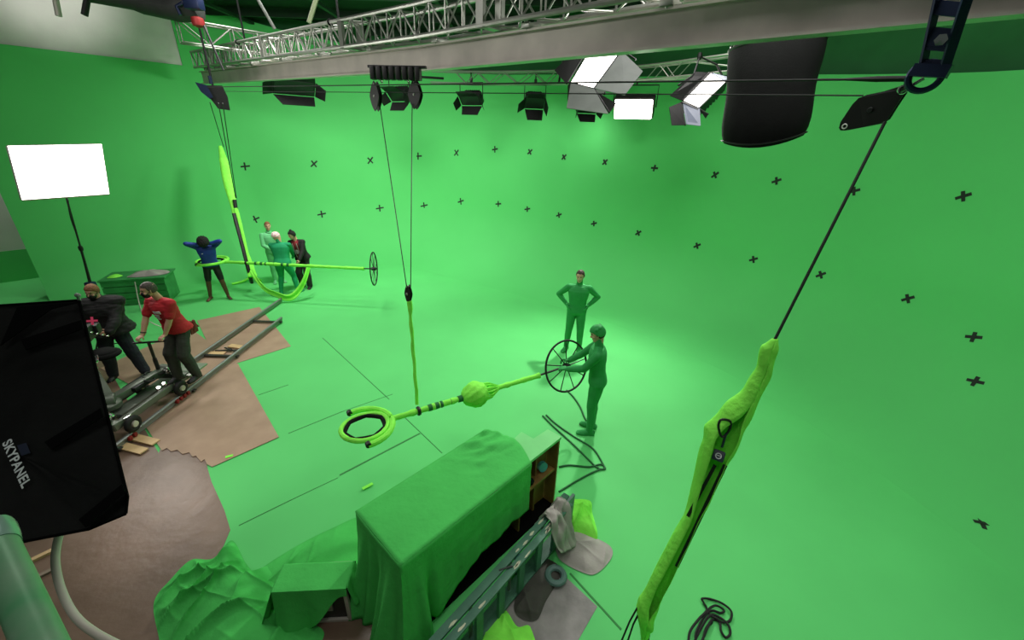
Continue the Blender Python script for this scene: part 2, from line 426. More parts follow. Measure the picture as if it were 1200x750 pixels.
# short truss across the far left end
def box_truss(name,A,B,w,h,rr,step,label,par=None):
    t=thing(name,A,label,'truss'); d=(B-A); L_=d.length; d.normalize(); s=V((-d.y,d.x,0)).normalized(); u=V((0,0,1))
    for a in(-w,w):
        for b in(0,h):
            m=MB(); m.tube([A+s*a+u*b,B+s*a+u*b],rr,8); obj('chord',m,m_alu,t)
    m=MB(); n=max(2,int(L_/step))
    for i in range(n):
        p=A+d*(L_*i/n); q=A+d*(L_*(i+1)/n)
        for a in(-w,w): m.tube([p+s*a+u*(0 if i%2 else h),q+s*a+u*(h if i%2 else 0)],rr*.5,6); m.tube([p+s*a,p+s*a+u*h],rr*.5,6)
        for b in(0,h): m.tube([p+s*(-w if i%2 else w)+u*b,q+s*(w if i%2 else -w)+u*b],rr*.5,6)
    for a in(-w,w): m.tube([B+s*a,B+s*a+u*h],rr*.6,6)
    for b in(0,h): m.tube([A-s*w+u*b,A+s*w+u*b],rr*.6,6); m.tube([B-s*w+u*b,B+s*w+u*b],rr*.6,6)
    obj('braces',m,m_alu,t); return t
A=PD(213,50,12.2); B=PD(420,80,13.4)
box_truss('short_truss',A,B,.14,.40,.020,.45,'short silver box truss crossing behind the left end of the long truss')
# curved far truss that follows the back wall
cp_=[PD(x,y,D) for x,y,D in [(505,88,12.2),(560,93,12),(640,97,11.4),(700,98,10.9),(760,98,10.4),(830,94,9.6),(885,91,9.1)]]
cz=sum(p.z for p in cp_)/len(cp_)
arc=spline([V((p.x,p.y,cz)) for p in cp_],5)
t2=thing('curved_truss',arc[0],'thin curved silver truss far back below the ceiling, carrying the black fixtures','truss')
for a in(-.12,.12):
    for b in(0,.26):
        m=MB(); m.tube([V((p.x,p.y,cz+b)) for p in off(arc,a)],.022,6); obj('chord',m,m_alu,t2)
m=MB(); wk2=walk(arc,.26)
for i,((p,d),(q,_)) in enumerate(zip(wk2,wk2[1:])):
    s=V((-d.y,d.x,0))
    for sd in(-.12,.12):
        m.tube([p+s*sd+V((0,0,0 if i%2 else .26)),q+s*sd+V((0,0,.26 if i%2 else 0))],.010,5)
    for b in (0,.26): m.tube([p+s*(.12 if i%2 else -.12)+V((0,0,b)),q+s*(-.12 if i%2 else .12)+V((0,0,b))],.008,5)
obj('braces',m,m_alu,t2)
# straight black pipe carrying the farther lamps at the left
pA,pB=PD(300,92,13.4),PD(520,92,13.0); pA.z=pB.z=max(pA.z,pB.z)
m=MB(); m.tube([pA,pB],.03,8); obj('lighting_pipe',m,m_black,label='thin black lighting pipe partly hidden behind the beam at left',cat='pipe')
# drop rods and black straps holding the trusses
def strap(pts,r,mt,name,label,cat,group=None):
    m=MB(); m.tube(pts,r,6); return obj(name,m,mt,label=label,cat=cat,group=group)
for i,(x,y,l) in enumerate([(289,52,'leftmost of the black straps wrapped over the long truss'),(398,22,'second from the left of the black straps wrapped over the long truss')]):
    k=min(range(len(wk)),key=lambda j:abs(math.atan2(wk[j][0].x,wk[j][0].y)-math.atan2(*[ray(x,y)[q] for q in (0,1)])))
    p,d=wk[k]; s=V((-d.y,d.x,0)); st=thing('truss_strap',V((p.x,p.y,TZ)),l,'strap','straps on the long truss')
    m=MB(); c=V((p.x,p.y,p.z)); w=TW+.045
    loop=[c-s*w+V((0,0,TZ-.04)),c+s*w+V((0,0,TZ-.04)),c+s*w+V((0,0,TZ+TH+.05)),c-s*w+V((0,0,TZ+TH+.05))]
    m.ring(c-s*TW+V((0,0,TZ+TH)),d,.036,.016,14,6); m.tube([c-s*TW+V((0,0,TZ+TH+.03)),c+V((0,0,TZ+TH+.05))],.014,6); obj('sling',m,m_blackf,st)
    m=MB(); m.tube([c+V((0,0,TZ+TH+.05)),V((p.x,p.y,CEIL-.1))],.018,6); obj('drop_strap',m,m_blackf,st)
# chain hoist at the far-left end: red body, blue top
hp=PD(232,26,11.3); ho=thing('chain_hoist',hp,'blue and red chain hoist hanging at the left end of the long truss','hoist')
m=MB(); m.lathe([(.03,-.09),(.10,-.06),(.11,0),(.10,.07),(.04,.09)],hp,V((0,0,1)),16); obj('body',m,m_redm,ho)
m=MB(); m.box(hp+V((0,0,.30)),(.30,.2,.22),None,.04); m.tube([hp+V((-.2,0,.3)),hp+V((-.34,0,.24)),hp+V((-.3,0,.1))],.03,6); obj('motor_housing',m,m_blue,ho)
m=MB(); m.tube([hp+V((0,0,-.1)),hp+V((0,0,-1.15))],.02,6);  m.tube([hp+V((.1,0,-.05)),hp+V((.35,-.1,-.8))],.02,6); obj('chain',m,m_black,ho)
m=MB(); m.tube([hp+V((0,0,.4)),hp+V((0,0,CEIL-hp.z))],.03,6); obj('hook_rod',m,m_black,ho)
# pale rods and dark duct near the ceiling at the left
def rod(a,b,Da,Db,r,mt,label,group='rods hanging under the ceiling'):
    m=MB(); A=PD(*a,Da);B=PD(*b,Db); m.tube([A,B],r,8)
    mm=m; o=obj('hanging_rod',mm,mt,label=label,cat='rod',group=group); return o
rod((64,-6),(69,19),12,12,.045,m_alub,'grey rod end poking down over the white wall, leftmost of two')
rod((103,-6),(99,18),12,12,.05,m_black,'dark rod end with a pale cap over the white wall, right of the grey one')
rod((298,-8),(322,34),10.5,10.5,.028,mat('dull_grey_tube',(96,100,94),.5,.3),'grey slanted rod above the left third of the long truss')
rod((372,-6),(362,27),9.8,9.8,.04,mat('khaki_rod',(84,94,66),.5),'khaki rod with a lime tip above the long truss')
a=PD(100,-10,12.2);b=PD(165,2,12);c_=PD(205,10,11.8);d_=PD(236,8,11.6)
m=MB(); m.tube(spline([a,b,c_,d_],5),[.16]*5+[.2]*5+[.22]*5+[.1],14); obj('duct_sleeve',m,mat('charcoal_duct',(48,50,48),.7,bump=.6,bscale=8),label='charcoal fabric sleeve lying along the ceiling at upper left',cat='duct')
# ------------------------------------------------------------------ lamps
def basis(fwd,upv=V((0,0,1))):
    y=fwd.normalized(); x=y.cross(upv).normalized(); z=x.cross(y); return x,y,z
def fresnel_flag(c,aim,w,h,label,lit=None,doors=(50,50,50,50),group='black fixtures hung over the back wall',yoke=.35,dd=.3,mfl=None):
    "LED fixture: housing, face, four barn doors, yoke. aim = where its face points"
    t=thing('studio_light',c,label,'studio light',group)
    x,y,z=basis(aim); 
    P=lambda a,b,c2: c+x*a+y*b+z*c2
    rot=Matrix((x,y,z)).transposed()
    m=MB(); m.box(P(0,-dd*.3,0),(w,dd*.55,h),rot,.02); m.box(P(0,-dd*.72,0),(w*.72,dd*.3,h*.7),rot,.02)
    for k in range(7): m.box(P(-w*.3+w*.1*k,-dd*.9,0),(.012,dd*.15,h*.6),rot)
    obj('housing',m,m_black,t)
    m=MB(); m.box(P(0,.0,0),(w*.9,.012,h*.86),rot); obj('led_face',m,lit or mat('unlit_diffuser',(26,28,27),.4),t)
    mfl=mfl or m_black
    # barn doors
    for k,(s,dx) in enumerate((('t',1),('b',1),('l',1),('r',1))):
        an=R(doors[k]); m=MB(); L_=h*.85
        if s in 'tb':
            sg=1 if s=='t' else -1; a0=P(-w*.48,0.01,sg*h/2); a1=P(w*.48,0.01,sg*h/2); dv=y*math.cos(an)*L_+z*sg*math.sin(an)*L_
            q=[a0,a1,a1-x*w*.1+dv,a0+x*w*.1+dv]
        else:
            sg=-1 if s=='l' else 1; a0=P(sg*w/2,0.01,-h*.46); a1=P(sg*w/2,0.01,h*.46); dv=(y*math.cos(an)+x*sg*math.sin(an))*L_*.9
            q=[a0,a1,a1-z*h*.1+dv,a0+z*h*.1+dv]
        nn=(q[1]-q[0]).cross(q[3]-q[0]); m.prism(q,nn,.008); obj('barn_door',m,mfl,t,smooth=False)
    m=MB(); s0=P(-w*.54,-dd*.3,0);s1=P(w*.54,-dd*.3,0); u=V((0,0,1))
    m.tube([s0,s0+u*yoke,s1+u*yoke,s1],.014,6); obj('yoke',m,m_black,t)
    m=MB(); mid=(s0+s1)/2+u*yoke; m.box(mid+u*.06,(.07,.07,.12),None,.01); m.tube([mid+u*.1,mid+u*.3],.018,6); obj('clamp',m,m_black,t)
    return t
stage=V((0,6,0))
far=[((345,103),12.0,.95,.36,(9,-9),'wide black barn-door fixture half hidden by the beam, leftmost of the row',(60,10,30,60)),
     ((466,113),12.2,.66,.30,(-5,-8),'black barn-door fixture right behind the two round pulleys',(60,12,25,25)),
     ((551,118),12.0,.60,.30,(-3,-8),'black fixture hanging on the far truss, left one of the pair in mid-picture',(60,12,35,15)),
     ((627,121),11.7,.50,.36,(1,-8),'black fixture hanging on the far truss, with its right flag swung out low',(60,10,10,45)),
     ((689,128),11.4,.52,.26,(2,-8),'black fixture mostly hidden behind the big lit lamp, only its lower flag in sight',(60,10,20,20))]
for (xy,D,w,h,am,l,dr) in far:
    c=PD(*xy,D); fresnel_flag(c,V((am[0],am[1]*1.0,-8.0)),w,h,l,doors=dr)
# the small glaring lamp on the far truss
c=PD(742,128,10.4); t=thing('studio_light',c,'small glaring warm lamp between the big lit fixture and the next one','studio light','lit lamps over the stage')
aimF=(V((.3,4.5,1.6))-c).normalized(); x,y,z=basis(aimF); rot=Matrix((x,y,z)).transposed(); PF_=c
m=MB(); m.box(c-y*.12,(.86,.22,.46),rot,.04); obj('housing',m,m_black,t)
m=MB(); m.box(c+y*.01,(.80,.05,.40),rot,.02); obj('lamp_face',m,m_litc,t)
m=MB(); m.tube([c-x*.46-y*.1,c-x*.46-y*.1+V((0,0,.42)),c+x*.46-y*.1+V((0,0,.42)),c+x*.46-y*.1],.014,6); m.tube([c-y*.1+V((0,0,.42)),c-y*.1+V((0,0,.75))],.018,6); obj('yoke',m,m_black,t)
# big lit LED fixture, near
wdoor=mat('white_barn_door',(128,134,130),.6)
wd2=mat('pale_blue_door',(120,128,150),.5)
def face_lamp(name_pts,flags,lit,mfl,depthv,label,yoke):
    "lit LED fixture from its measured face corners; flags hinge on the face edges"
    Q=[PD(*q) for q in name_pts]; c=sum(Q,V())/4; t=thing('studio_light',c,label,'studio light','lit lamps over the stage')
    n=(Q[1]-Q[0]).cross(Q[3]-Q[0]).normalized(); n=n if n.dot(CAM-c)>0 else -n
    m=MB(); m.prism(Q,n,.02); obj('led_face',m,lit,t,smooth=False)
    K=[c+(q-c)*1.13 for q in Q]
    m=MB(); m.prism([k-n*.012 for k in K],n,depthv); m.prism([c+(q-c)*.75-n*(depthv+.01) for q in Q],n,depthv*.5)
    for k in range(8):
        a=Q[0].lerp(Q[3],(k+.5)/8)*.9+c*.1; b=Q[1].lerp(Q[2],(k+.5)/8)*.9+c*.1; m.bar(a-n*depthv*1.5,b-n*depthv*1.5,.02,.06,up=n)
    obj('housing',m,m_black,t,smooth=False)
    for fl_,mt in flags:
        P_=[PD(*q) for q in fl_]; nn=(P_[1]-P_[0]).cross(P_[-1]-P_[0]); m=MB(); m.prism(P_,nn,.008); obj('barn_door',m,mt,t,smooth=False)
        m=MB(); m.tube([P_[0],P_[1]],.012,6); obj('hinge',m,m_black,t)
    m=MB(); m.tube([PD(*q) for q in yoke],.016,6); m.lathe([(.03,-.05),(.045,0),(.03,.05)],PD(*yoke[len(yoke)//2]),V((0,0,1)),8); obj('yoke',m,m_black,t)
    return c,n
ctrA,aimA=face_lamp([(669,97,6.2),(696,104,6.05),(727,60,6.75),(691,60,6.95)],
   [([(696,104,6.05),(728,60,6.75),(753,84,6.6),(732,112,6.1)],wdoor),
    ([(669,97,6.2),(696,104,6.05),(713,134,5.75),(664,127,5.9)],wdoor),
    ([(664,98,6.2),(686,62,6.95),(668,64,6.8),(650,82,6.4)],m_black),
    ([(698,107,6.04),(714,132,5.76),(722,121,5.85)],m_black)],
   m_lit,wdoor,.22,'big lit lamp with white flags hanging under the beam, the largest lit fixture',[(655,96,6.6),(660,70,6.9),(700,40,7.2),(745,70,6.9)])
ctrB,aimB=face_lamp([(802,117,7.5),(819,125,7.4),(850,95,7.9),(833,86,8.0)],
   [([(800,120,7.5),(820,127,7.4),(821,148,7.1),(804,146,7.2)],wd2),
    ([(800,118,7.5),(832,85,8.0),(815,84,7.9),(785,112,7.4)],m_black),
    ([(798,120,7.5),(803,147,7.2),(787,147,7.1),(784,126,7.3)],m_black),
    ([(850,95,7.9),(834,85,8.0),(861,92,7.7)],wd2),
    ([(820,128,7.4),(830,134,7.3),(827,139,7.3)],m_black)],
   m_lit,wd2,.16,'lit lamp with pale flags hanging just left of the tall black skirted light',[(795,100,7.7),(813,88,8.0),(820,66,8.2),(840,76,8.2),(846,88,8.1)])
pz_=PD(755,57,9.6); t=thing('ceiling_lamp',pz_,'tiny glowing lamp seen just below the beam, above the big lit fixture','lamp')
m=MB(); m.lathe([(.10,.0),(.15,.03),(.15,.14),(.05,.20)],pz_,V((0,0,1)),18); obj('housing',m,m_black,t)
m=MB(); m.lathe([(.13,-.01),(.13,.02)],pz_,V((0,0,1)),18); obj('lamp_face',m,m_litc,t)
m=MB(); m.tube([pz_+V((0,0,.18)),V((pz_.x,pz_.y,CEIL-.2))],.015,6); obj('drop_rod',m,m_black,t)
# tall black skirted soft light
c=PD(903,108,4.9); t=thing('skirted_soft_light',c,'large black fabric-skirted soft light hanging at upper right of the stage','soft light')
az=V((c.x,c.y,0)).normalized(); sx=V((az.y,-az.x,0))
tilt=sx*.12
top=PD(909,54,5.1); bot=PD(893,163,4.75)
def sup(c0,rx,ry,n=36,pw=.78,zt=0,sag=0):
    o=[]
    for k in range(n):
        a=2*PI*k/n; ca,sa=math.cos(a),math.sin(a)
        xx=rx*(abs(ca)**pw)*(1 if ca>0 else -1); yy=ry*(abs(sa)**pw)*(1 if sa>0 else -1)
        o.append(c0+sx*xx+az*yy+V((0,0,zt*xx-sag*(1-(xx/rx)**2))))
    return o
m=MB(); rg=[]
for k in range(13):
    u=k/12; c0=bot.lerp(top,u); rx=.335+.045*u; f=1+.02*math.sin(u*9)
    f*=(.94 if k==0 else (.985 if k==1 else 1)); rg.append(sup(c0,rx*f,.36*f,zt=.10*u+.14*(1-u),sag=.07*(1-u)**2-.02*u))
m.loft(rg); obj('skirt',m,m_blackf,t)
m=MB(); m.tube(sup(bot.lerp(top,.03),.335,.358,zt=.14,sag=.066),.006,6,closed=True); m.tube(sup(top,.382,.362,zt=.10),.014,6,closed=True); obj('hem_band',m,m_black,t)
m=MB(); m.grid(lambda u,v: sup(bot+V((0,0,.02)),.30,.335,zt=.14,sag=.06)[int(u*35)].lerp(bot,v),35,1); obj('diffuser',m,m_cream,t)
m=MB()
for k,sd in ((0,-1),(1,1)):
    a=top+sx*.35*sd+V((0,0,.04*sd)); m.tube([a,a+V((0,0,.10)),top+V((0,0,.5))+sx*.1*sd],.012,6)
    m.ring(a+V((0,0,.05)),V((0,1,0)),.03,.008,12,6)
obj('hanging_wire',m,m_chrome,t)
m=MB()
for k in range(7):
    p=top-sx*(.34-.02*k)+V((0,0,.02+.01*k)); m.tube([p,p+V((0,0,.12))+sx*.03,p+sx*.06+V((0,0,.18))],.010,6)
obj('cable_knot',m,m_steel,t)
# ------------------------------------------------------------------ pulleys & ropes on the beam
PR=PD(1083,92,3.5)             # ring at the right
PL=PD(243,102,10.6)
m=MB(); m.tube([PL,PR-(PR-PL).normalized()*.18],.007,6); obj('overhead_rope',m,m_rope,label='upper black rope stretched right across under the beam',cat='rope')
P2=PD(1012,112,3.6)
m=MB(); m.tube([PD(262,107,10.5),P2],.005,6); obj('overhead_rope',m,m_rope,label='lower thin black rope stretched across to the diamond pulley plate',cat='rope')
m=MB(); m.tube([PR-(PR-PL).normalized()*.05,PR-(PR-PL).normalized()*.2],.015,8); m.tube([PR-(PR-PL).normalized()*.2,PR-(PR-PL).normalized()*.36],[.016,.007],8); obj('rope_splice',m,m_black,label='black sleeved rope end shackled to the steel ring at upper right',cat='rope end')
# blue hanging bracket
bk=thing('hanging_bracket',PR,'dark blue steel ladder bracket with a round eye hanging over the beam at upper right','bracket')
bx_=[PD(1081,78,3.45),PD(1107,80,3.42),PD(1135,-6,3.35),PD(1101,-10,3.38)]
def sc(p,q,t): return p.lerp(q,t)
m=MB(); m.bar(bx_[0],bx_[3],.012,.05); m.bar(bx_[1],bx_[2],.012,.05); obj('side_rail',m,m_blue,bk,smooth=False)
for k,tt in enumerate((.02,.36,.42,.80)):
    m=MB(); m.bar(sc(bx_[0],bx_[3],tt),sc(bx_[1],bx_[2],tt),.02,.08 if k%3 else .06); obj('cross_bar',m,m_blue,bk,smooth=False)
m=MB(); cc=sc(sc(bx_[0],bx_[3],.39),sc(bx_[1],bx_[2],.39),.5); m.lathe([(.004,-.05),(.028,-.048),(.028,-.03),(.012,-.028)],cc,(cc-CAM).normalized(),6); obj('bolt',m,m_chrome,bk)
m=MB(); fw=(PR-CAM).normalized(); e0=PD(1070,82,3.45); e1=PD(1113,84,3.42); m.bar(e0,e1,.06,.06); m.ring(PD(1084,90,3.45),fw,.068,.017,28,8); obj('eye',m,m_blue,bk)
# diamond pulley plate
def pulley_plate(c,u,v,hw,hh,n,name,label,par=None,group=None,bolt=True,mt=None):
    "two cheek plates, a sheave between them and a bolt; u = long axis, v = short axis"
    t=thing(name,c,label,'pulley',group); u=u.normalized(); v=(v-u*v.dot(u)).normalized(); n=u.cross(v)
    pts=[]
    for k in range(28):
        a=2*PI*k/28; ca,sa=math.cos(a),math.sin(a)
        r=1/((abs(ca))**1.25+(abs(sa))**1.25)**(1/1.25)
        r=.8*r+.2*min(1,r*1.3)
        pts.append((ca*r*hh,sa*r*hw))
    for sg in (-1,1):
        m=MB(); m.prism([c+u*a+v*b+n*(.022*sg) for a,b in pts],n,.008); obj('cheek_plate',m,mt or m_black,t,smooth=False)
    m=MB(); m.lathe([(hw*.7,-.015),(hw*.62,0),(hw*.7,.015)],c,n,24); obj('sheave',m,m_black,t)
    m=MB(); m.lathe([(.012,-.04),(.016,-.036),(.016,.036),(.012,.04)],c,n,10); obj('bolt',m,m_alu,t)
    m=MB(); m.lathe([(.010,-.036),(.012,.036)],c+u*hh*.82,n,10); obj('bolt',m,m_alu,t)
    return t
pb_=thing('pulley_block',PD(1023,128,3.55),'black diamond-shaped pulley plate hanging from the steel ring at upper right','pulley')
dq=[(983,150),(985,143),(999,122),(1006,115),(1016,111),(1036,107),(1055,101),(1061,104),(1060,109),(1050,124),(1040,140),(1032,145),(1012,149),(991,153),(985,153)]
dep=lambda x,y: 3.5+(1061-x)/78*.10
Pq=[PD(x,y,dep(x,y)) for x,y in dq]; nq=(Pq[0]-Pq[5]).cross(Pq[10]-Pq[5]).normalized(); nq=nq if nq.dot(CAM-Pq[0])>0 else -nq
for sg in (0,1):
    m=MB(); m.prism([p-nq*.04*sg for p in Pq],nq,.008); obj('cheek_plate',m,m_black,pb_,smooth=False)
cq=PD(1022,129,dep(1022,129)); m=MB(); m.lathe([(.085,.0),(.078,.012),(.085,.025)],cq-nq*.036,nq,24); obj('sheave',m,m_black,pb_)
for x,y,r_ in((1020,129,.016),(1055,107,.016)):
    m=MB(); m.lathe([(r_*.8,.012),(r_,.006),(r_,-.05),(r_*.8,-.056)],PD(x,y,dep(x,y)),nq,12); obj('bolt',m,m_steel,pb_)
m=MB(); m.ring(PD(990,148,dep(990,148))+nq*.003,nq,.013,.004,16,5); obj('eyelet',m,m_cream,pb_)
m=MB(); m.tube([PD(1055,108,3.5),PR],.010,8); m.ring(PD(1058,105,3.5),fw,.02,.006,14,6); obj('shackle_link',m,m_chrome,label='short steel link between the diamond plate and the ring',cat='shackle')
# row of black sheave blocks above the two mid pulleys
D3=6.2
rc=PD(464,86,D3); t=thing('sheave_rack',rc,'row of small black sheave blocks clamped below the beam over the two round pulleys','sheave rack')
dr=V((1,-.12,0)).normalized(); 
for k in range(8):
    p=rc+dr*(-.30+.085*k)-V((0,0,.0)); m=MB(); 
    m.box(p,(.06,.10,.15),Matrix((dr,V((-dr.y,dr.x,0)),V((0,0,1)))).transposed(),.01); m.lathe([(.05,-.02),(.05,.02)],p-V((0,0,.03)),dr,14); obj('sheave_block',m,m_black,t)
m=MB(); m.bar(rc-dr*.36+V((0,0,.07)),rc+dr*.40+V((0,0,.07)),.05,.03); obj('rail',m,m_black,t,smooth=False)
for k in range(2):
    m=MB(); p=rc+dr*(-.2+.36*k)-V((0,0,.09)); m.ring(p,V((dr.x,dr.y,0)),.025,.007,12,6); obj('shackle',m,m_chrome,t)
for k,(x,y) in enumerate(((441,113),(487,111))):
    c=PD(x,y,D3-.05); pulley_plate(c,V((.05,0,1)),V((1,-.95 if k==0 else -.7,0)),.115,.17,None,'round_pulley',
       ('left' if k==0 else 'right')+' round black pulley hanging under the row of sheave blocks',group='round pulleys under the beam')
# lower pulley with the lime-sleeved rope on the near rig
LP=PD(479,344,4.95); ATT=G(489,474,1.0)
pulley_plate(LP,V((0.02,0,1)),V((1,-.6,0)),.045,.115,None,'rope_pulley','oval black pulley at the top of the thin lime-sleeved rope in mid-stage')
for k,(x,y,xo) in enumerate(((445,122,-.02),(483,122,.03))):
    m=MB(); m.tube([PD(x,y,D3-.05),LP+V((xo,0,.09))],.006,6); obj('steel_wire',m,m_steel,label=('left' if k==0 else 'right')+' wire running from the round pulleys down to the oval pulley',cat='wire',group='wires to the oval pulley')
sl=thing('sleeved_rope',ATT,'thin lime-sleeved rope hanging from the oval pulley to the near pole rig','rope')
pts=[LP-V((0,0,.11)).lerp(V((0,0,.11)),0)]; 
a=LP-V((0,0,.10)); pts=[a.lerp(ATT,k/14)+V((.005*math.sin(k*1.7),0,0)) for k in range(15)]
m=MB(); m.tube(pts,[.022+.008*nz((k*.9,0,0),1,3)+(.012 if k<2 else 0) for k in range(15)],10); obj('sleeve',m,m_lime,sl)
m=MB(); m.tube([a+V((0,0,.06)),a-V((0,0,.03))],.014,8); obj('rope_end',m,m_black,sl)
# left blue/black pulley block and its wires
c=PD(251,113,11.2); t=thing('double_pulley',c,'blue and black pulley block under the left end of the beam','pulley')
m=MB(); x_=V((c.y,-c.x,0)).normalized(); y_=V((c.x,c.y,0)).normalized()
for s_ in(-.08,.0,.08): m.prism([c+x_*a+V((0,0,b))+y_*s_ for a,b in ((-.16,.18),(.18,.2),(.23,.0),(.22,-.24),(.02,-.22),(-.07,-.05))],y_,.03)
obj('cheek_plate',m,m_black,t,smooth=False)
m=MB(); m.prism([c+x_*a+V((0,0,b))-y_*.12 for a,b in ((-.26,.22),(-.08,.18),(-.02,-.02),(-.08,-.06),(-.2,.06))],y_,.08); m.tube([c+V((0,0,.22)),c+V((0,0,.36))],.03,8); obj('bracket',m,m_blue,t,smooth=False)
LR=PY(300,322,10.75)        # where the far rig hangs
LT=PD(262,172,12.6)
for k,(a_,b_,l) in enumerate((((246,120),(262,172),'leftmost of the thin wires dropping to the lime sleeve at far left'),((256,121),(276,232),'middle of the thin wires dropping from the blue pulley at far left'),((261,121),(277,232),'rightmost of the thin wires dropping from the blue pulley at far left'))):
    m=MB(); m.tube([PD(*a_,10.7),PD(*b_,12.3)],.009,5); obj('steel_wire',m,m_steel,label=l,cat='wire',group='wires at the far left')
# ================================================================== STAIR UNIT AND DRAPES
ZT=1.1
Bc=G(658,512,ZT); Ac=G(472,657,ZT); e=(Bc-Ac); e.z=0; e.normalize(); nf=V((-e.y,e.x,0)); LB=(Bc-Ac).length
def SU(a,b,z): return V((Ac.x,Ac.y,0))+e*a+nf*b+V((0,0,z))
zig=[G(*q,ZT) for q in [(642,503),(625,514),(611,506),(597,519),(582,510),(566,519),(553,516)]]
zz=[((p-Ac).dot(e),(p-Ac).dot(nf)) for p in zig]
su=thing('stair_unit',SU(LB/2,.3,0),'tall green-topped stair unit lying on its side, with stepped edge and open brown end','stair unit')
poly=[(0,0),(LB,0)]+zz+[(1.2,.66),(0,.66)]
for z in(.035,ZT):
    m=MB(); m.prism([SU(a,b,z) for a,b in poly],(0,0,1),.035); obj('stringer_board',m,m_top if z==ZT else m_nearblack,su,smooth=False)  # lower board gets a near-black base colour
for (p,q) in zip(zz,zz[1:]):
    dx_,dy_=q[0]-p[0],q[1]-p[1]; ll_=math.hypot(dx_,dy_); nx_,ny_=-dy_/ll_*.03,dx_/ll_*.03; tx_,ty_=dx_/ll_*.035,dy_/ll_*.035; m=MB(); m.bar(SU(p[0]+nx_+tx_,p[1]+ny_+ty_,.55),SU(q[0]+nx_-tx_,q[1]+ny_-ty_,.55),.02,1.0); obj('tread_board',m,m_wood,su,smooth=False)
m=MB(); m.bar(SU(LB-.02,.0,.55),SU(zz[0][0]-.02,zz[0][1],.55),.022,1.02) if False else m.bar(SU(zz[0][0]-.012,zz[0][1]-.01,.55),SU(LB-.014,.012,.55),.022,1.02); obj('tread_board',m,m_wood,su,smooth=False)
m=MB(); m.prism([SU(LB-.70,.03,.62),SU(LB-.03,.03,.62),SU(zz[0][0]-.03,zz[0][1]-.04,.62),SU(LB-.45,.34,.62),SU(LB-.70,.5,.62)],(0,0,1),.03); obj('shelf',m,m_wood,su,smooth=False)
m=MB(); m.bar(SU(LB-.28,.12,.55),SU(LB-.28,.32,.55),.025,1.0); obj('divider_board',m,m_wood,su,smooth=False)
m=MB(); m.bar(SU(LB-.62,.05,.55),SU(LB-.62,.5,.55),.02,1.0); obj('divider_board',m,m_wood,su,smooth=False)
# drape on the left two thirds
C0=-.03; C1=LB-.57
W0,W1=-.02,.69
def nearhem(a):   # height of the hem along the near side
    t=a/max(.01,C1); 
    if t<.14: return .0
    return .02+.20*sstep(.14,.3,t)+.14*sstep(.3,.55,t)+.10*t+.02*math.sin(t*17)
per=[]  # perimeter: far right -> far left -> near left -> near right
rc=.03
def perim(s):
    l1=C1-C0; l2=W1-W0; tot=2*l1+l2; d=s*tot
    if d<l1: return (C1-d,W1),(0,1),0
    if d<l1+l2: return (C0,W1-(d-l1)),(-1,0),1
    return (C0+(d-l1-l2),W0),(0,-1),2
Dm=MB(); NS=220; NR=26; rows=[]
l1=C1-C0; l2=W1-W0; tot=2*l1+l2
for i in range(NS+1):
    s=i/NS; (a,b),(na,nb),sd=perim(s); d=s*tot; row=[]
    # round the corners of the outward direction
    for cd,(n0,n1) in ((l1,((0,1),(-1,0))),(l1+l2,((-1,0),(0,-1)))):
        w=.12
        if abs(d-cd)<w:
            t=(d-cd+w)/(2*w); t=t*t*(3-2*t); na=n0[0]*(1-t)+n1[0]*t; nb=n0[1]*(1-t)+n1[1]*t; l_=math.hypot(na,nb); na/=l_; nb/=l_
    hem=.012 if sd<2 else nearhem(a)
    if sd==0: hem=.012
    for k in range(NR+1):
        v=k/NR; z=(ZT+.008)*(1-v)+hem*v
        fold=0
        if sd==1 or abs(d-l1-l2)<.30 or abs(d-l1)<.3: fa=1
        else: fa=.12
        fold=fa*(.055*math.sin(d*19+.8*math.sin(d*5))+.035*math.sin(d*41+1.3))*sstep(.03,.9,v)
        flare=(.20 if sd==1 else .02)*v**1.6*(1 if fa==1 else .3)
        if abs(d-l1-l2)<.25: flare+=.10*v*v*(1-abs(d-l1-l2)/.25)
        r_=.012+fold+flare+.006*nz((d*4,v*6,0),1,2)
        row.append(SU(a+na*r_,b+nb*r_,z))
    rows.append(row)
vr=[[Dm.bm.verts.new(p) for p in row] for row in rows]
for A_,B_ in zip(vr,vr[1:]):
    for k in range(NR): Dm.face([A_[k],A_[k+1],B_[k+1],B_[k]])
# top of the drape, wrinkled towards the far right end
NT=70
def topz(a,b):
    u=sstep(C1-.75,C1-.1,a)*sstep(.10,.45,b)
    w=.0
    for k,(dx,dy,f,am) in enumerate(((.4,.9,42,.010),(.75,.6,30,.012),(.1,1,55,.007))): w+=am*max(0,math.sin((a*dx+b*dy)*f+3*nz((a*3,b*3,k),1,k)))
    return ZT+.012+w*u*2.0+.002*nz((a*5,b*5,0),1)
def topfn(u,v): 
    a=C0+u*(C1-C0); b=W0+v*(W1-W0)
    cur=.13*math.sin(v*PI)*sstep(.9,1,u)       # curved free end
    edge=min(u,v,1-v)*1.0
    return SU(a+cur-(.012 if u==0 else 0),b+(.012 if v==1 else (-.012 if v==0 else 0)),topz(a,b) if 0<v<1 and u>0 else ZT+.008)
Dm.grid(topfn,NT,30)
bmesh.ops.remove_doubles(Dm.bm,verts=Dm.bm.verts,dist=.0005)
obj('drape',Dm,m_cloth,smooth=75,label='smooth green cloth draped over the tall stair box, folds hanging at its left end',cat='drape',mods=[('SOLIDIFY',dict(thickness=.004,offset=1))])
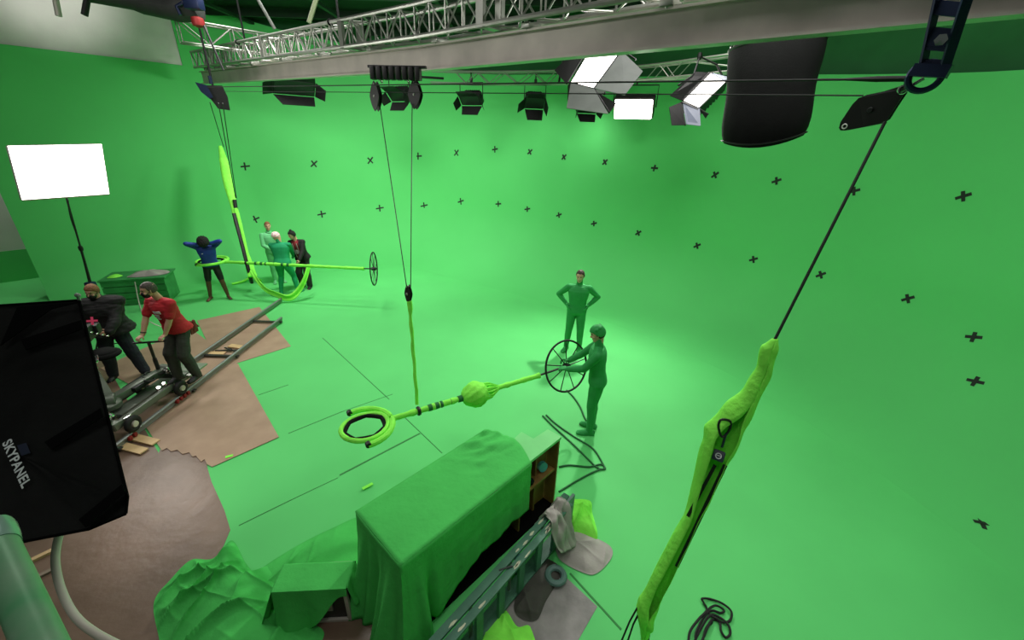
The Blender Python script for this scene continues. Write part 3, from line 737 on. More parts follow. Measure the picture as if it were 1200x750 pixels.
# things on the shelf
p=SU(LB-.16,.14,.62); m=MB(); m.lathe([(.045,0),(.06,.0),(.06,.05),(.045,.05)],p+V((0,0,.06)),V((.5,-.8,.2)),18); obj('tape_roll',m,m_teal,label='teal tape roll on the shelf inside the open wooden end of the stair box',cat='tape roll')
p=SU(LB-.45,.10,.62); m=MB(); m.ell(p+V((0,0,.05)),(.08,.05,.05),nu=12,nv=8); obj('black_pouch',m,m_blackf,label='small black pouch on the wooden shelf left of the teal tape roll',cat='pouch')
# ---- heightfield cloths lying on the floor
def blob(name,outline,hfn,material,label,cat,z0=0.008,rings=34,seg=120,centre=None,jit=.0,mods=True,group=None):
    P=spline(outline,max(2,seg//len(outline)),closed=True)
    c=centre or sum(P,V())/len(P); m=MB(); R_=[]
    for j in range(1,rings+1):
        t=j/rings; rr=[]
        for k,p in enumerate(P):
            q=c.lerp(p,t); q.z=z0+hfn(q,t,2*PI*k/len(P)); rr.append(m.bm.verts.new(q))
        R_.append(rr)
    cc=V(c); cc.z=z0+hfn(c,0,0); cv=m.bm.verts.new(cc); n=len(P)
    for k in range(n): m.face([cv,R_[0][k],R_[0][(k+1)%n]])
    for A_,B_ in zip(R_,R_[1:]):
        for k in range(n): m.face([A_[k],B_[k],B_[(k+1)%n],A_[(k+1)%n]])
    # under-side
    bot=m.bm.verts.new(V((c.x,c.y,z0-.004))); 
    for k in range(n): m.face([bot,R_[-1][(k+1)%n],R_[-1][k]])
    return obj(name,m,material,smooth=80,label=label,cat=cat,group=group)
def ridge(p,ang,f,seed,w=3.0):
    "sharp cloth folds running along the angle, bent by noise"
    c_,s_=math.cos(ang),math.sin(ang); x=p.x*c_+p.y*s_; y=-p.x*s_+p.y*c_
    wv=noise.noise(V((x*1.1,y*1.4,seed)))*3.2+noise.noise(V((x*2.4,y*2.6,seed+9)))*.8
    a=1-abs(math.sin(y*f*.5+wv)); g_=max(0,min(1,.5+1.6*noise.noise(V((x*1.3,y*1.8,seed+20)))))
    return a**w*g_
def pilefn(h,seed,ang=0,f=16,amp=.06,spread=1):
    def fn(p,t,th):
        e_=1-t**7
        b=h*(1-t**3)*(.5+.9*max(0,nz((p.x*1.9,p.y*1.9,seed),1,seed)+.2))
        r_=amp*(ridge(p,ang,f,seed)+.8*ridge(p,ang+.9*spread,f*1.3,seed+3)+.6*ridge(p,ang+2.1*spread,f*1.6,seed+5))
        return max(.002,(b+r_)*e_)
    return fn
big=[G(x,y,.0) for x,y in [(272,634),(250,655),(224,657),(200,680),(181,706),(186,745),(200,790),(260,830),(330,800),(380,745),(350,722),(340,690),(330,668),(312,664),(300,672),(288,660)]]
blob('cloth_heap',big,pilefn(.13,4,.75,15,.085),m_cloth,'large crumpled green cloth heap spread on the brown floor at lower left','cloth',centre=G(262,712),rings=90,seg=300)
strip=[G(x,y,.0) for x,y in [(298,674),(340,645),(384,622),(428,606),(436,640),(430,668),(380,672),(330,676),(318,700),(296,716),(285,700)]]
blob('cloth_strip',strip,pilefn(.05,9,.75,15,.035,.35),m_cloth,'flat green cloth strip running up to the left foot of the tall draped box','cloth',rings=40,seg=160,centre=G(362,655))
# ---- small flight case under its own drape
zc=.5; FL,FR,BR_,BL_=G(323,692,zc),G(404,688,zc),G(411,659,zc),G(333,663,zc)
ux=(FR-FL).normalized(); uy=V((-ux.y,ux.x,0)); cw=(FR-FL).length; cdp=(BR_-FR).dot(uy)
FC=lambda a,b,z: V((FL.x,FL.y,0))+ux*a+uy*b+V((0,0,z))
cs=thing('flight_case',FC(cw/2,cdp/2,0),'black flight case with grey metal edges half hidden under green cloth at the bottom','flight case')
m=MB(); m.hexa([FC(a,b,z) for z in(.02,zc-.012) for a,b in((.02,.02),(cw-.02,.02),(cw-.02,cdp),(.02,cdp))]); obj('body',m,mat('black_case_laminate',(30,28,24),.6),cs,smooth=False)
for a,b in((.012,.012),(cw-.012,.012),(cw-.012,cdp),(.012,cdp)):
    m=MB(); m.bar(FC(a,b,0.01),FC(a,b,zc-.01),.035,.035,bev=.006); obj('corner_edge',m,m_alub,cs)
for z in(.02,zc-.02):
    m=MB(); 
    for q,r_ in(((0,.012),(cw,.012)),((cw-.012,0),(cw-.012,cdp)),((0,cdp),(cw,cdp)),((.012,0),(.012,cdp))): m.bar(FC(q[0],q[1],z),FC(r_[0],r_[1],z),.035,.035,bev=.006)
    obj('edge_frame',m,m_alub,cs)
m=MB(); m.box(FC(cw*.62,.01,.22),(.16,.02,.12),Matrix((ux,uy,V((0,0,1)))).transposed(),.01); obj('latch_dish',m,m_alu,cs)
dm=MB()
def sc2(u,v):
    # v: 0 back hem .. top .. 1 front hem ; u: left..right
    a=-.03+u*(cw+.05)
    if v<.15: b=cdp+.03+.10*(1-v/.15)**2; z=(zc+.01)*(v/.15)**.7
    elif v<.5: b=cdp*(1-(v-.15)/.35)+.0; z=zc+.012+.004*math.sin(a*9)
    else:
        w=(v-.5)/.5; hem=.03+.02*math.sin(a*20) if u<.45 else .03+(zc-.10)*sstep(.35,1.0,u)
        z=(zc+.012)*(1-w)+hem*w; b=-.012-.10*w**1.5*(1-u)-.018*w*math.sin(a*22)-.01
    return FC(a,b,z)
dm.grid(sc2,50,60)
def sd(u,v):   # right side flap with folds
    b=cdp*(1-u)-.01*u; z=(zc+.01)*(1-v)+(zc-.16+.10*math.sin(u*5))*v
    return FC(cw+.02+.05*v+.02*v*math.sin(u*16),b,z)
dm.grid(sd,30,16)
def sl_(u,v):  # left side
    b=cdp*(1-u)-.01*u; z=(zc+.01)*(1-v)+.01*v
    return FC(-.03-.16*v-.025*v*math.sin(u*15),b-.06*v*u,z)
dm.grid(sl_,30,22)
bmesh.ops.remove_doubles(dm.bm,verts=dm.bm.verts,dist=.003)
obj('drape',dm,m_cloth,smooth=75,label='green cloth thrown over the low flight case at the bottom',cat='drape',mods=[('SOLIDIFY',dict(thickness=.004,offset=1))])
# ================================================================== STEP LADDER lying on its side
zl=.52; a0,a1=G(668,590,zl),G(497,790,zl); d=(a1-a0).normalized(); s=V((-d.y,d.x,0)); s=s if s.dot(nf)>0 else -s; LL=(a1-a0).length
lad=thing('step_ladder',(a0+a1)/2-V((0,0,zl)),'paint-splashed green folding step ladder lying on its side by the tall box','ladder')
LW=.085
def LD(l,w,z): return V((a0.x,a0.y,0))+d*l+s*w+V((0,0,z))
for k,(w,z,sp_) in enumerate(((0,zl,0),(LW,zl+.02,-.06),(0.02,.05,0),(LW,.05,-.06))):
    m=MB(); A_,B_=LD(sp_,w,z),LD(LL,w+.02,z)
    m.bar(A_,B_,.075 if k<2 else .07,.028,bev=.004); m.bar(A_+s*.03-V((0,0,.03)),B_+s*.03-V((0,0,.03)),.012,.06); obj('side_rail',m,m_lad,lad)
for k in range(7):
    m=MB(); l=.28+k*.30; z0=.08; m.bar(LD(l,-.0,.06),LD(l,-.0,zl-.02),.085,.03,up=V(s)); obj('step',m,m_lad,lad)
for k in range(4):
    m=MB(); l=.4+k*.55; m.bar(LD(l,LW,.06),LD(l,LW,zl),.03,.02,up=V(s)); obj('rear_brace',m,m_alu,lad)
m=MB(); m.bar(LD(1.0,.02,zl+.025),LD(1.12,LW,zl+.035),.015,.01); obj('spreader_bar',m,m_steel,lad)
m=MB(); m.box(LD(-.03,0.0,zl/2+.03),(.10,.10,zl),None,.01) if False else m.bar(LD(-.05,.03,.04),LD(-.05,.03,zl+.02),.16,.03,up=V(s)); obj('top_cap',m,mat('grey_green_cap',(104,134,124),.6),lad)
for k in range(16):
    l=.15+rnd.random()*(LL-.3); w=rnd.uniform(-.02,.02)+(LW if k%3==0 else 0); c=LD(l,w,zl+.016+(.02 if k%3==0 else 0)); m=MB()
    ring_=[c+d*math.cos(a)*rnd.uniform(.015,.04)*1.6+s*math.sin(a)*rnd.uniform(.006,.015) for a in [2*PI*j/9 for j in range(9)]]
    m.prism([q+V((0,0,.002)) for q in ring_],(0,0,1),.003); obj('paint_splash',m,m_splash,lad,smooth=False)
# cloths around the ladder
def ragfn(h,seed,ang,f=22,amp=.03): return pilefn(h,seed,ang,f,amp*1.25)
blob('lime_rag',[G(x,y) for x,y in [(660,588),(690,587),(694,602),(700,625),(697,634),(680,628),(664,622),(655,605)]],ragfn(.12,3,1.2,26,.045),m_lime,'crumpled lime cloth on the green floor behind the ladder end','cloth',z0=.01,group=None)
blob('grey_cloth',[G(x,y) for x,y in [(652,628),(672,622),(700,632),(716,642),(716,655),(700,672),(684,672),(655,655)]],ragfn(.07,6,.5,15,.05),m_grey,'light grey cloth spread on the green floor in front of the lime rag','cloth')
blob('dark_cloth',[G(x,y) for x,y in [(622,655),(650,660),(656,676),(640,705),(628,728),(606,722),(604,700)]],ragfn(.07,8,1.0,18,.05),m_dgrey,'dark grey cloth on the concrete patch right of the ladder','cloth',z0=.012)
blob('lime_cloth',[G(x,y) for x,y in [(592,716),(606,735),(622,737),(626,790),(540,800),(560,750),(575,722)]],ragfn(.08,11,.8,14,.05),m_lime,'bright lime cloth at the bottom edge below the ladder','cloth',z0=.012)
# grey cloth knotted over the ladder top: hangs down both sides
m=MB()
def hang(u,v):
    l=.06+.34*u+.02*math.sin(v*7); th=v*1.0; w=-.16*(1-v)+.20*v+.0; 
    arch=math.sin(PI*min(1,max(0,(v-.02)/.96)))**.45
    zz_=zl+.07+.05*nz((u*3,v*4,1),1,2)-.55*max(0,(.42-v)/.42)**1.1*(1-.4*u)-.22*max(0,(v-.75)/.25)
    f=.05*nz((u*2.2,v*2.5,3),2,4)+.018*abs(math.sin(u*14+7*v+3*nz((u*3,v*3,0),1,2)))
    return LD(l,w-f*1.0,max(.03,zz_+f))
m.grid(hang,46,46); obj('grey_cloth',m,m_grey,smooth=80,label='grey cloth bundled over the top end of the ladder',cat='cloth',mods=[('SOLIDIFY',dict(thickness=.012,offset=0))])
p=G(651,678,0); m=MB(); m.ring(p+V((0,0,.05)),V((0,0,1)),.085,.034,28,8,flat=.9); obj('tape_roll',m,mat('grey_teal_tape',(86,120,112),.6),label='large grey-green tape roll lying at the edge of the dark cloth',cat='tape roll')
p=G(608,672,0); m=MB(); m.box(p+V((0,0,.14)),(.10,.08,.24),Matrix.Rotation(.6,3,'Z'),.02); obj('bottle',m,mat('blue_bottle',(40,92,110),.5),label='dim blue bottle in the shade behind the ladder steps',cat='bottle')
# tape scraps
for x,y,l,a_,lab in ((431,571,.14,.75,'small bright lime tape scrap on the green floor left of the tall draped box'),(269,536,.09,.5,'tiny lime tape scrap on the hardboard near its sharp corner')):
    p=G(x,y,0); m=MB(); m.box(p+V((0,0,.022)),(l,.045,.004),Matrix.Rotation(a_,3,'Z')); obj('tape_scrap',m,m_lime,smooth=False,label=lab,cat='tape scrap')
p=G(513,313,0); m=MB(); m.ell(p+V((0,0,.03)),(.09,.05,.03),nu=10,nv=6); m.tube([p+V((.05,0,.03)),p+V((.15,.03,.03))],.012,6); obj('small_tool',m,m_alub,label='tiny pale tool lying alone on the far green floor in mid-stage',cat='tool')
# floor straps / cable from the wheel to the stair box
def fl(pts,r,z=.012,flat_=1,n=8): return spline([G(x,y,0)+V((0,0,z)) for x,y in pts],n)
m=MB(); m.tube(fl([(640,487),(652,498),(672,512),(694,526),(704,540),(708,550),(700,549),(690,540),(672,522),(648,500),(636,488)],1),.014,6); obj('floor_strap',m,mat('dark_green_webbing',(24,92,46),.8),label='dark green webbing strap looped on the floor right of the stair box',cat='strap')
m=MB(); m.tube(fl([(655,577),(680,562),(700,552),(709,550),(704,545),(690,548),(668,546),(655,548)],1),.014,6); obj('floor_strap',m,MATS['dark_green_webbing'],label='dark green webbing strap running from the open box end to the loop knot',cat='strap')
m=MB(); m.tube(fl([(664,458),(672,466),(680,478),(684,488),(687,494)],1),.016,6); obj('floor_strap',m,MATS['dark_green_webbing'],label='short dark green strap on the floor just below the big wheel',cat='strap')
# ================================================================== DIAGONAL LIME SLEEVE (right foreground)
T0=PD(1037,143,3.5)
S0=PY(908,398,2.42); S1=PY(752,748,2.02)
m=MB(); m.tube([T0,S0],.0095,8); obj('taut_rope',m,m_rope,label='taut black rope from the diamond pulley plate down to the long lime sleeve',cat='rope')
sl=thing('lime_sleeve',S1,'long lime fabric sleeve around the slanting rope in the right foreground','sleeve')
def SV(x,y,t=None):
    t=(y-398)/350 if t is None else t
    return PY(x,y,2.42+(2.02-2.42)*t)
# closed upper tube, opens into a trough: left edge and right edge measured down its length
edgesL=[(905,397),(893,405),(887,430),(872,455),(850,476),(828,500),(824,518),(815,560),(806,600),(790,630),(770,668),(752,700),(746,712),(750,735),(752,752)]
edgesR=[(912,397),(911,412),(902,442),(884,480),(868,512),(853,540),(842,562),(824,596),(806,632),(792,662),(776,696),(768,720),(764,735),(760,745),(755,754)]
def pl(edge,t):
    x=t*(len(edge)-1); i=min(int(x),len(edge)-2); f_=x-i; return (edge[i][0]*(1-f_)+edge[i+1][0]*f_, edge[i][1]*(1-f_)+edge[i+1][1]*f_)
vd=(S0-CAM).normalized()
m=MB(); NU=90; NV=28; rowsS=[]
for i in range(NU+1):
    t=i/NU; L_=SV(*pl(edgesL,t)); R__=SV(*pl(edgesR,t)); w=(R__-L_); c=(L_+R__)/2; hw=w.length/2
    a_=w.normalized(); ax=(S1-S0).normalized(); b_=a_.cross(ax).normalized()
    if b_.dot(CAM-c)<0: b_=-b_
    row=[]
    op=sstep(.22,.34,t)*(1-sstep(.72,.85,t))     # how far the sleeve stands open
    for k in range(NV+1):
        v=k/NV; th=PI/2+ (0.10+.0*op)*2*PI/2 + (v)*(2*PI-2*PI*.10) if False else PI*.5+op*.62+v*(2*PI-1.24*op)
        wr=1+.06*math.sin(t*70+v*5)*(1 if t<.3 or t>.75 else .5)+.10*nz((t*14,v*5,2),1,5)
        row.append(c+a_*math.cos(th)*hw*wr+b_*math.sin(th)*hw*.55*wr)
    rowsS.append([m.bm.verts.new(p) for p in row])
for A_,B_ in zip(rowsS,rowsS[1:]):
    for k in range(NV): m.face([A_[k],A_[k+1],B_[k+1],B_[k]])
obj('sleeve_fabric',m,m_lime,sl,smooth=80,mods=[('SOLIDIFY',dict(thickness=.004,offset=0))])
def front(x,y,dd=.09): p=SV(x,y); return p+(CAM-p).normalized()*dd
# carabiner + webbing in the open part
cb=thing('rope_hardware',front(842,535),'black carabiner and small square pulley in the open part of the lime sleeve','carabiner')
m=MB(); m.tube(spline([front(845,492),front(856,494),front(854,505),front(846,512),front(842,500)],5,closed=True),.008,6,closed=True); obj('carabiner',m,m_black,cb)
m=MB(); m.tube([front(851,508),front(846,524)],.008,6); 
c=front(842,534); x_,y_,z_=frame_of((CAM-c).normalized()); m.box(c,(.075,.075,.03),Matrix((x_,y_,z_)).transposed(),.012); obj('pulley_body',m,mat('navy_plastic',(30,46,60),.5),cb)
m=MB(); m.ring(c+(CAM-c).normalized()*.018-y_*.002,(CAM-c),.018,.004,14,5); m.tube([c+(CAM-c).normalized()*.02-x_*.015,c+(CAM-c).normalized()*.02+x_*.015],.003,5); obj('emblem',m,m_print,cb)
m=MB()
A_=front(850,545);B_=front(793,664,.05); w_=(B_-A_).cross(CAM-A_).normalized()
m.bar(A_,B_,.028,.006,up=(CAM-A_).normalized()); obj('webbing',m,m_black,cb,smooth=False)
m=MB(); A_=front(838,545);B_=front(806,605,.05); m.bar(A_,B_,.022,.006,up=(CAM-A_).normalized()); obj('webbing',m,m_black,cb,smooth=False)
# ropes under the sleeve
for k,(pts,l) in enumerate((([(747,712),(738,728),(728,752)],'leftmost black rope tail leaving the bottom of the lime sleeve'),([(750,716),(742,732),(734,756)],'second black rope tail leaving the bottom of the lime sleeve'),([(762,735),(760,748),(758,760)],'rightmost black rope tail leaving the bottom of the lime sleeve'))):
    m=MB(); m.tube([SV(x,y) for x,y in pts],.008,6); obj('rope_tail',m,m_rope,label=l,cat='rope',group='rope tails under the lime sleeve')
# coil of black rope on the floor
m=MB()
lp=[(806,760),(808,742),(818,728),(828,716),(824,708),(822,704),(832,703),(846,709),(856,719),(855,728),(846,731),(838,727),(832,722),(830,716),(838,712),(848,716),(844,720),(834,718),(828,720),(820,732),(814,748),(818,760),(824,748),(830,734),(836,727),(843,732),(844,742),(850,748),(855,744),(852,734),(842,724),(832,723),(822,736),(812,758),(820,762),(826,740),(834,730)]
P=spline([G(x,y,0)+V((0,0,.014+.010*(i%3))) for i,(x,y) in enumerate(lp)],6); m.tube(P,.011,6); obj('rope_coil',m,m_rope,label='coil of black rope lying on the green floor at the bottom right of centre',cat='rope')
# ================================================================== POLE RIGS (ring - bar - bundle - wheel)
def wheel(c,axis,Rw,label_parent,tl=.016,spokes=9):
    m=MB(); m.ring(c,axis,Rw,tl,48,8); obj('tyre',m,m_rubber,label_parent)
    x,y,d_=frame_of(axis); 
    for k in range(spokes):
        a=2*PI*k/spokes+.3; m=MB(); q=c+x*math.cos(a)*(Rw-.01)+y*math.sin(a)*(Rw-.01); m.tube([c,q],.008,6); obj('spoke',m,m_black,label_parent)
    m=MB(); m.lathe([(.02,-.07),(.045,-.05),(.045,.05),(.02,.07)],c,axis,14); obj('hub',m,m_black,label_parent)
def rig(O,u,uz,label,ringR,Lb,wc,waxis,Rw,bundle,near):
    "O = ring centre, u = bar direction"
    t=thing('pole_rig',V((O.x,O.y,O.z-.05)),label,'pole rig'); s=V((-u.y,u.x,0)).normalized()
    m=MB(); pts=[]
    for k in range(40):
        a=2*PI*k/40; r_=ringR*(1+.02*math.sin(3*a)); pts.append(O+u*math.cos(a)*r_+s*math.sin(a)*r_*.93)
    m.tube(pts,[.030+.005*nz((k,0,0),.7,2) for k in range(40)],8,closed=True); obj('hoop',m,m_lime,t)
    m=MB(); pts=[]
    for k in range(14):
        a=2*PI*k/14; r_=ringR*(.83+.06*(k%2)); pts.append(O+u*math.cos(a)*r_+s*math.sin(a)*r_*.93+V((0,0,-.005)))
    m.tube(pts,.030,6,closed=True,flat=.8); obj('padding',m,m_blackf,t)
    # yoke arms that hold the hoop
    for sg in(-1,1):
        m=MB(); arc=[]
        for k in range(9):
            a=PI*0.02+ (PI*(.52 if sg<0 else .60))*k/8; arc.append(O+u*math.cos(a)*(ringR+.05)+s*sg*math.sin(a)*(ringR+.06+.03*k/8)+V((0,0,.01)))
        m.tube(arc,[.036]*9,8); obj('yoke_arm',m,m_lime,t)
        m=MB(); m.lathe([(.02,-.03),(.034,-.026),(.034,.026),(.02,.03)],arc[-1]+V((0,0,.01)),s,10); obj('yoke_cap',m,m_black,t)
    B0=O+u*(ringR+.04)
    m=MB(); P_=[B0+u*(Lb*k/40)+uz*(Lb*k/40) for k in range(41)]
    m.tube(P_,[.034+.012*abs(nz((k*.8,0,0),1,4))+.010*(k%5==0) for k in range(41)],10); obj('wrapped_bar',m,m_lime,t)
    for fr,ww in ((.16,.055),(.30,.04),(.36,.036)):
        p=B0+(u+uz)*Lb*fr; m=MB(); m.lathe([(ww,-.02),(ww+.008,0),(ww,.02)],p,u+uz,12); obj('clamp_ring',m,m_black if fr<.2 else mat('deep_green_tape',(20,110,50),.7),t)
    for fr in (.23,.27,.42,.46):
        p=B0+(u+uz)*Lb*fr; m=MB(); m.lathe([(.044,-.03),(.046,0),(.044,.03)],p,u+uz,12); obj('tape_band',m,MATS.get('deep_green_tape') or m_cloth,t)
    if bundle:
        p=B0+(u+uz)*Lb*bundle; m=MB(); R_=[]
        for j in range(1,16):
            ph=PI*j/16; rr=[]
            for k in range(40):
                a=2*PI*k/40; r_=.165*(1+.06*math.sin(a*11+j)+.12*nz((math.cos(a)*2,math.sin(a)*2,j*.25),1,6))*math.sin(ph)**.8
                rr.append(p+u*(-math.cos(ph)*.19)+s*math.cos(a)*r_+V((0,0,1))*math.sin(a)*r_)
            R_.append(rr)
        m.loft(R_); obj('cloth_bundle',m,m_lime,t)
        m=MB()
        for k in range(14):
            a=2*PI*k/14; q=p+u*.10+(s*math.cos(a)+V((0,0,1))*math.sin(a))*.12; q2=p+u*.36+(s*math.cos(a)+V((0,0,1))*math.sin(a))*.03; m.tube([q,(q+q2)/2+(s*math.cos(a)+V((0,0,1))*math.sin(a))*.03,q2],.012,5)
        obj('gathered_strips',m,m_lime,t)
    E_=P_[-1]
    m=MB(); m.tube([E_-u*.05,wc],.016,8); obj('axle_bar',m,m_black,t)
    wheel(wc,waxis,Rw,t); return t,P_
zr=1.0
O1=G(428,500,zr); WC=G(664,429,1.02); E1=G(632,440,zr)
u1=(E1-O1); u1.z=0; Lb1=u1.length-.31; u1.normalize()
rig(O1,u1,V((0,0,0)),'near lime-wrapped pole rig with an empty hoop and a big spoked wheel',.27,Lb1,WC,V((.48,-.72,.30)),.40,.52,True)
O2=G(247,306,.98); E2=G(428,314,1.0); u2=(E2-O2); u2.z=0; Lb2=u2.length-.40; u2.normalize(); WC2=G(438,315,1.0)
rig(O2,u2,V((0,0,0)),'far lime-wrapped pole rig with its hoop around the man in blue',.33,Lb2,WC2,u2+V((.0,.17,0)),.42,None,False)
# far lime sleeve hanging, forked, and its long sash
def PF(x,y,Y): return PY(x,y,Y)
sv=thing('hanging_sleeve',PF(295,318,10.7),'tall thin lime sleeve hanging over the far pole rig at left','sleeve')
m=MB(); cen=[(258,171),(262,188),(266,208),(270,226),(275,245),(279,262),(284,280),(288,296),(292,310),(296,324)]
rad=[.03,.10,.12,.10,.08,.09,.06,.07,.10,.12]
P=spline([PF(x,y,12.2-1.5*i/9) for i,(x,y) in enumerate(cen)],5); rr=[]
for i in range(len(P)):
    x=i/5; a=int(min(x,8)); rr.append(rad[a]*(1-(x-a))+rad[min(9,a+1)]*(x-a)+.012*nz((i,0,0),.6,2))
m.tube(P,rr,12,flat=.45); obj('sleeve_fabric',m,m_lime,sv)
m=MB(); P=spline([PF(x,y,11.5-.6*i/4) for i,(x,y) in enumerate([(276,244),(281,262),(286,282),(290,300),(296,322)])],5); m.tube(P,.045,8,flat=.4); obj('sleeve_strand',m,m_lime,sv)
m=MB(); m.tube([PF(275,234,11.6),PF(277,250,11.5)],.05,8); m.tube([PF(274,250,11.35),PF(285,292,10.9),PF(290,312,10.75),PF(293,322,10.7)],.045,6,flat=.5); m.tube([PF(293,322,10.7),PF(295,331,10.9)],.05,6); obj('black_strap',m,m_black,sv)
sash=[(294,318),(302,330),(312,340),(324,345),(336,349),(346,345),(356,330),(362,310)]
P=spline([PF(x,y,10.6-.55*math.sin(PI*i/7)) for i,(x,y) in enumerate(sash)],6); n_=len(P)
m=MB()
def sashf(u,v):
    x=u*(n_-1); i=min(int(x),n_-2); p=P[i].lerp(P[i+1],x-i); d_=(P[i+1]-P[i]).normalized(); a_,b_,_=frame_of(d_,V((0,1,0)))
    w=.055+.035*math.sin(PI*u); o=(v-.5)*2*w; return p+b_*(.03*math.sin(v*9+u*6))+(a_)*o
m.grid(sashf,60,14); obj('hanging_cloth',m,m_lime,smooth=80,label='lime fabric sash sagging from the far pole rig almost to the floor',cat='cloth',mods=[('SOLIDIFY',dict(thickness=.012,offset=0))])
m=MB(); m.tube(spline([G(272,334,0)+V((0,0,.03)),G(284,332,0)+V((0,0,.05)),G(296,329,0)+V((0,0,.10)),G(306,331,0)+V((0,0,.06))],5),.035,8); obj('floor_sleeve',m,m_lime,label='short piece of lime sleeve lying on the floor behind the man in blue',cat='sleeve')
# ================================================================== TRACK
tr=thing('dolly_track',V((-5.8,6,0)),'long steel dolly track on the floor, two parallel rails running into the picture','track')
RX0,RX1=-6.13,-5.50; ZR=.115
def railp(x,y0,y1): return [V((x,y0,ZR)),V((x,y1,ZR))]
for x,y1 in((RX0,10.05),(RX1,8.85)):
    m=MB(); m.tube(railp(x,2.6,y1),.028,10); m.bar(V((x,2.6,ZR-.05)),V((x,y1,ZR-.05)),.012,.06); obj('rail',m,mat('grey_steel_tube',(128,132,130),.4,.4),tr)
for y in (3.0,4.45,5.9,7.1,8.75):
    m=MB(); m.bar(V((RX0-.05,y,.05)),V((RX1+.05,y,.05)),.06,.025); obj('sleeper',m,mat('dark_steel',(60,60,58),.5,.4),tr,smooth=False)
for y,x in ((4.62,RX1),(4.70,RX1),(5.52,RX1),(5.60,RX1),(5.68,RX1),(5.76,RX1)):
    m=MB(); m.box((x+.035,y,.09),(.05,.05,.06),None,.008); obj('rail_clamp',m,m_redm,tr)
k=0
for (x,y,a,l,lab) in ((-5.45,4.48,1.35,.42,'pale pine wedge under the near rail, nearer of the two by the front wheel'),(-5.42,4.66,1.35,.40,'pale pine wedge under the near rail, farther of the two below the front wheel'),(-6.02,7.22,.1,.40,'pale pine block between the rails, on the left'),(-5.72,7.52,-.15,.40,'pale pine block between the rails, on the right')):
    m=MB(); Rm=Matrix.Rotation(a if abs(a)<1 else a-PI/2,3,'Z'); c=V((x+(.12 if k<2 else 0),y,.03))
    m.hexa([c+Rm@V(p) for p in((-l/2,-.06,-.012),(l/2,-.06,-.012),(l/2,.06,-.012),(-l/2,.06,-.012),(-l/2,-.06,.018),(l/2,-.06,.006),(l/2,.06,.006),(-l/2,.06,.018))]); obj('wood_wedge',m,m_pine,smooth=False,label=lab,cat='wedge',group='pine wedges by the track'); k+=1
m=MB(); m.bar(V((-6.05,7.30,.045)),V((-5.55,7.36,.045)),.03,.02); m.bar(V((-5.95,7.44,.045)),V((-5.60,7.28,.045)),.025,.02); m.ring((-5.8,7.36,.05),(0,0,1),.04,.01,12,6); obj('track_lock',m,MATS['dark_steel'],tr)
# ================================================================== CAMERA DOLLY
HND=G(174,401,1.18); HX=V((.95,.25,0)).normalized()
dy=thing('camera_dolly',V((-5.82,5.2,0)),'grey camera dolly with a black seat and push bar standing on the track','dolly')
m_dl=mat('dolly_grey_paint',(96,104,92),.4,.3,var=.1,scale=6)
ZC=.32
m=MB()
for x in(-6.08,-5.56): m.bar(V((x,4.55,ZC)),V((x,6.2,ZC)),.07,.10,bev=.01)
m.box((-5.82,4.6,ZC),(.58,.12,.12),None,.02); m.box((-5.82,5.95,ZC),(.60,.12,.12),None,.02); m.box((-5.82,5.35,ZC-.04),(.22,1.0,.08),None,.02)
obj('chassis',m,m_dl,dy)
m=MB(); m.box((-5.74,6.10,ZC+.02),(.60,.42,.035),None,.01); obj('push_platform',m,m_alu,dy)
for x in(RX0-.0,RX1+.0):
    for y in(4.75,5.68):
        for dx in((-.055),(.055)): pass
        c=V((x+(.02 if x>-5.8 else -.02),y,.155+.09)); m=MB(); m.ring(c,V((1,0,0)),.085,.042,28,10); w_=obj('wheel',m,m_rubber,dy)
        m=MB(); m.lathe([(.015,-.05),(.045,-.046),(.052,0),(.045,.046),(.03,.048),(.015,.05)],c,V((1,0,0)),18); obj('hub',m,mat('cream_hub',(200,196,180),.5),w_)
        m=MB(); m.box(c+V((-.05 if x>-5.8 else .05,0,.06)),(.05,.12,.14),None,.015); m.tube([c,V((-5.82,y,.26))],.025,8); obj('axle_bracket',m,m_chrome,w_)
# turntable, column, arm
m=MB(); m.lathe([(.13,0),(.15,.02),(.15,.08),(.12,.11),(.07,.12)],V((-5.95,4.95,ZC+.04)),V((0,0,1)),28); obj('turntable',m,m_dl,dy)
m=MB(); a_=V((-5.95,4.95,.48)); b_=V((-6.28,5.15,.88)); m.bar(a_-V((0,0,.05)),b_,.20,.16,bev=.04); m.lathe([(.10,-.10),(.11,-.08),(.11,.08),(.10,.10)],a_,V((.8,.6,0)),20); m.lathe([(.08,-.09),(.085,.09)],b_,V((.8,.6,0)),20); obj('lift_arm',m,m_dl,dy)
m=MB(); m.bar(V((-6.0,4.9,.44)),V((-5.78,5.85,.50)),.13,.11,bev=.03); m.lathe([(.06,-.09),(.075,-.08),(.075,.08),(.06,.09)],V((-5.78,5.85,.50)),V((1,-.2,0)),18); obj('lower_beam',m,m_dl,dy)
m=MB(); m.tube([b_,b_+V((-.02,.0,.10))],.035,10); m.tube(spline([b_+V((.05,0,.05)),b_+V((.14,.05,.12)),b_+V((.10,.12,.18))],5),.02,8); obj('seat_post',m,m_chrome,dy)
sp=b_+V((.06,.26,.13)); m=MB(); m.ell(sp,(.22,.19,.065),nu=24,nv=10); m.ell(sp+V((0,0,.025)),(.18,.15,.06),nu=24,nv=10); obj('seat',m,m_blackf,dy)
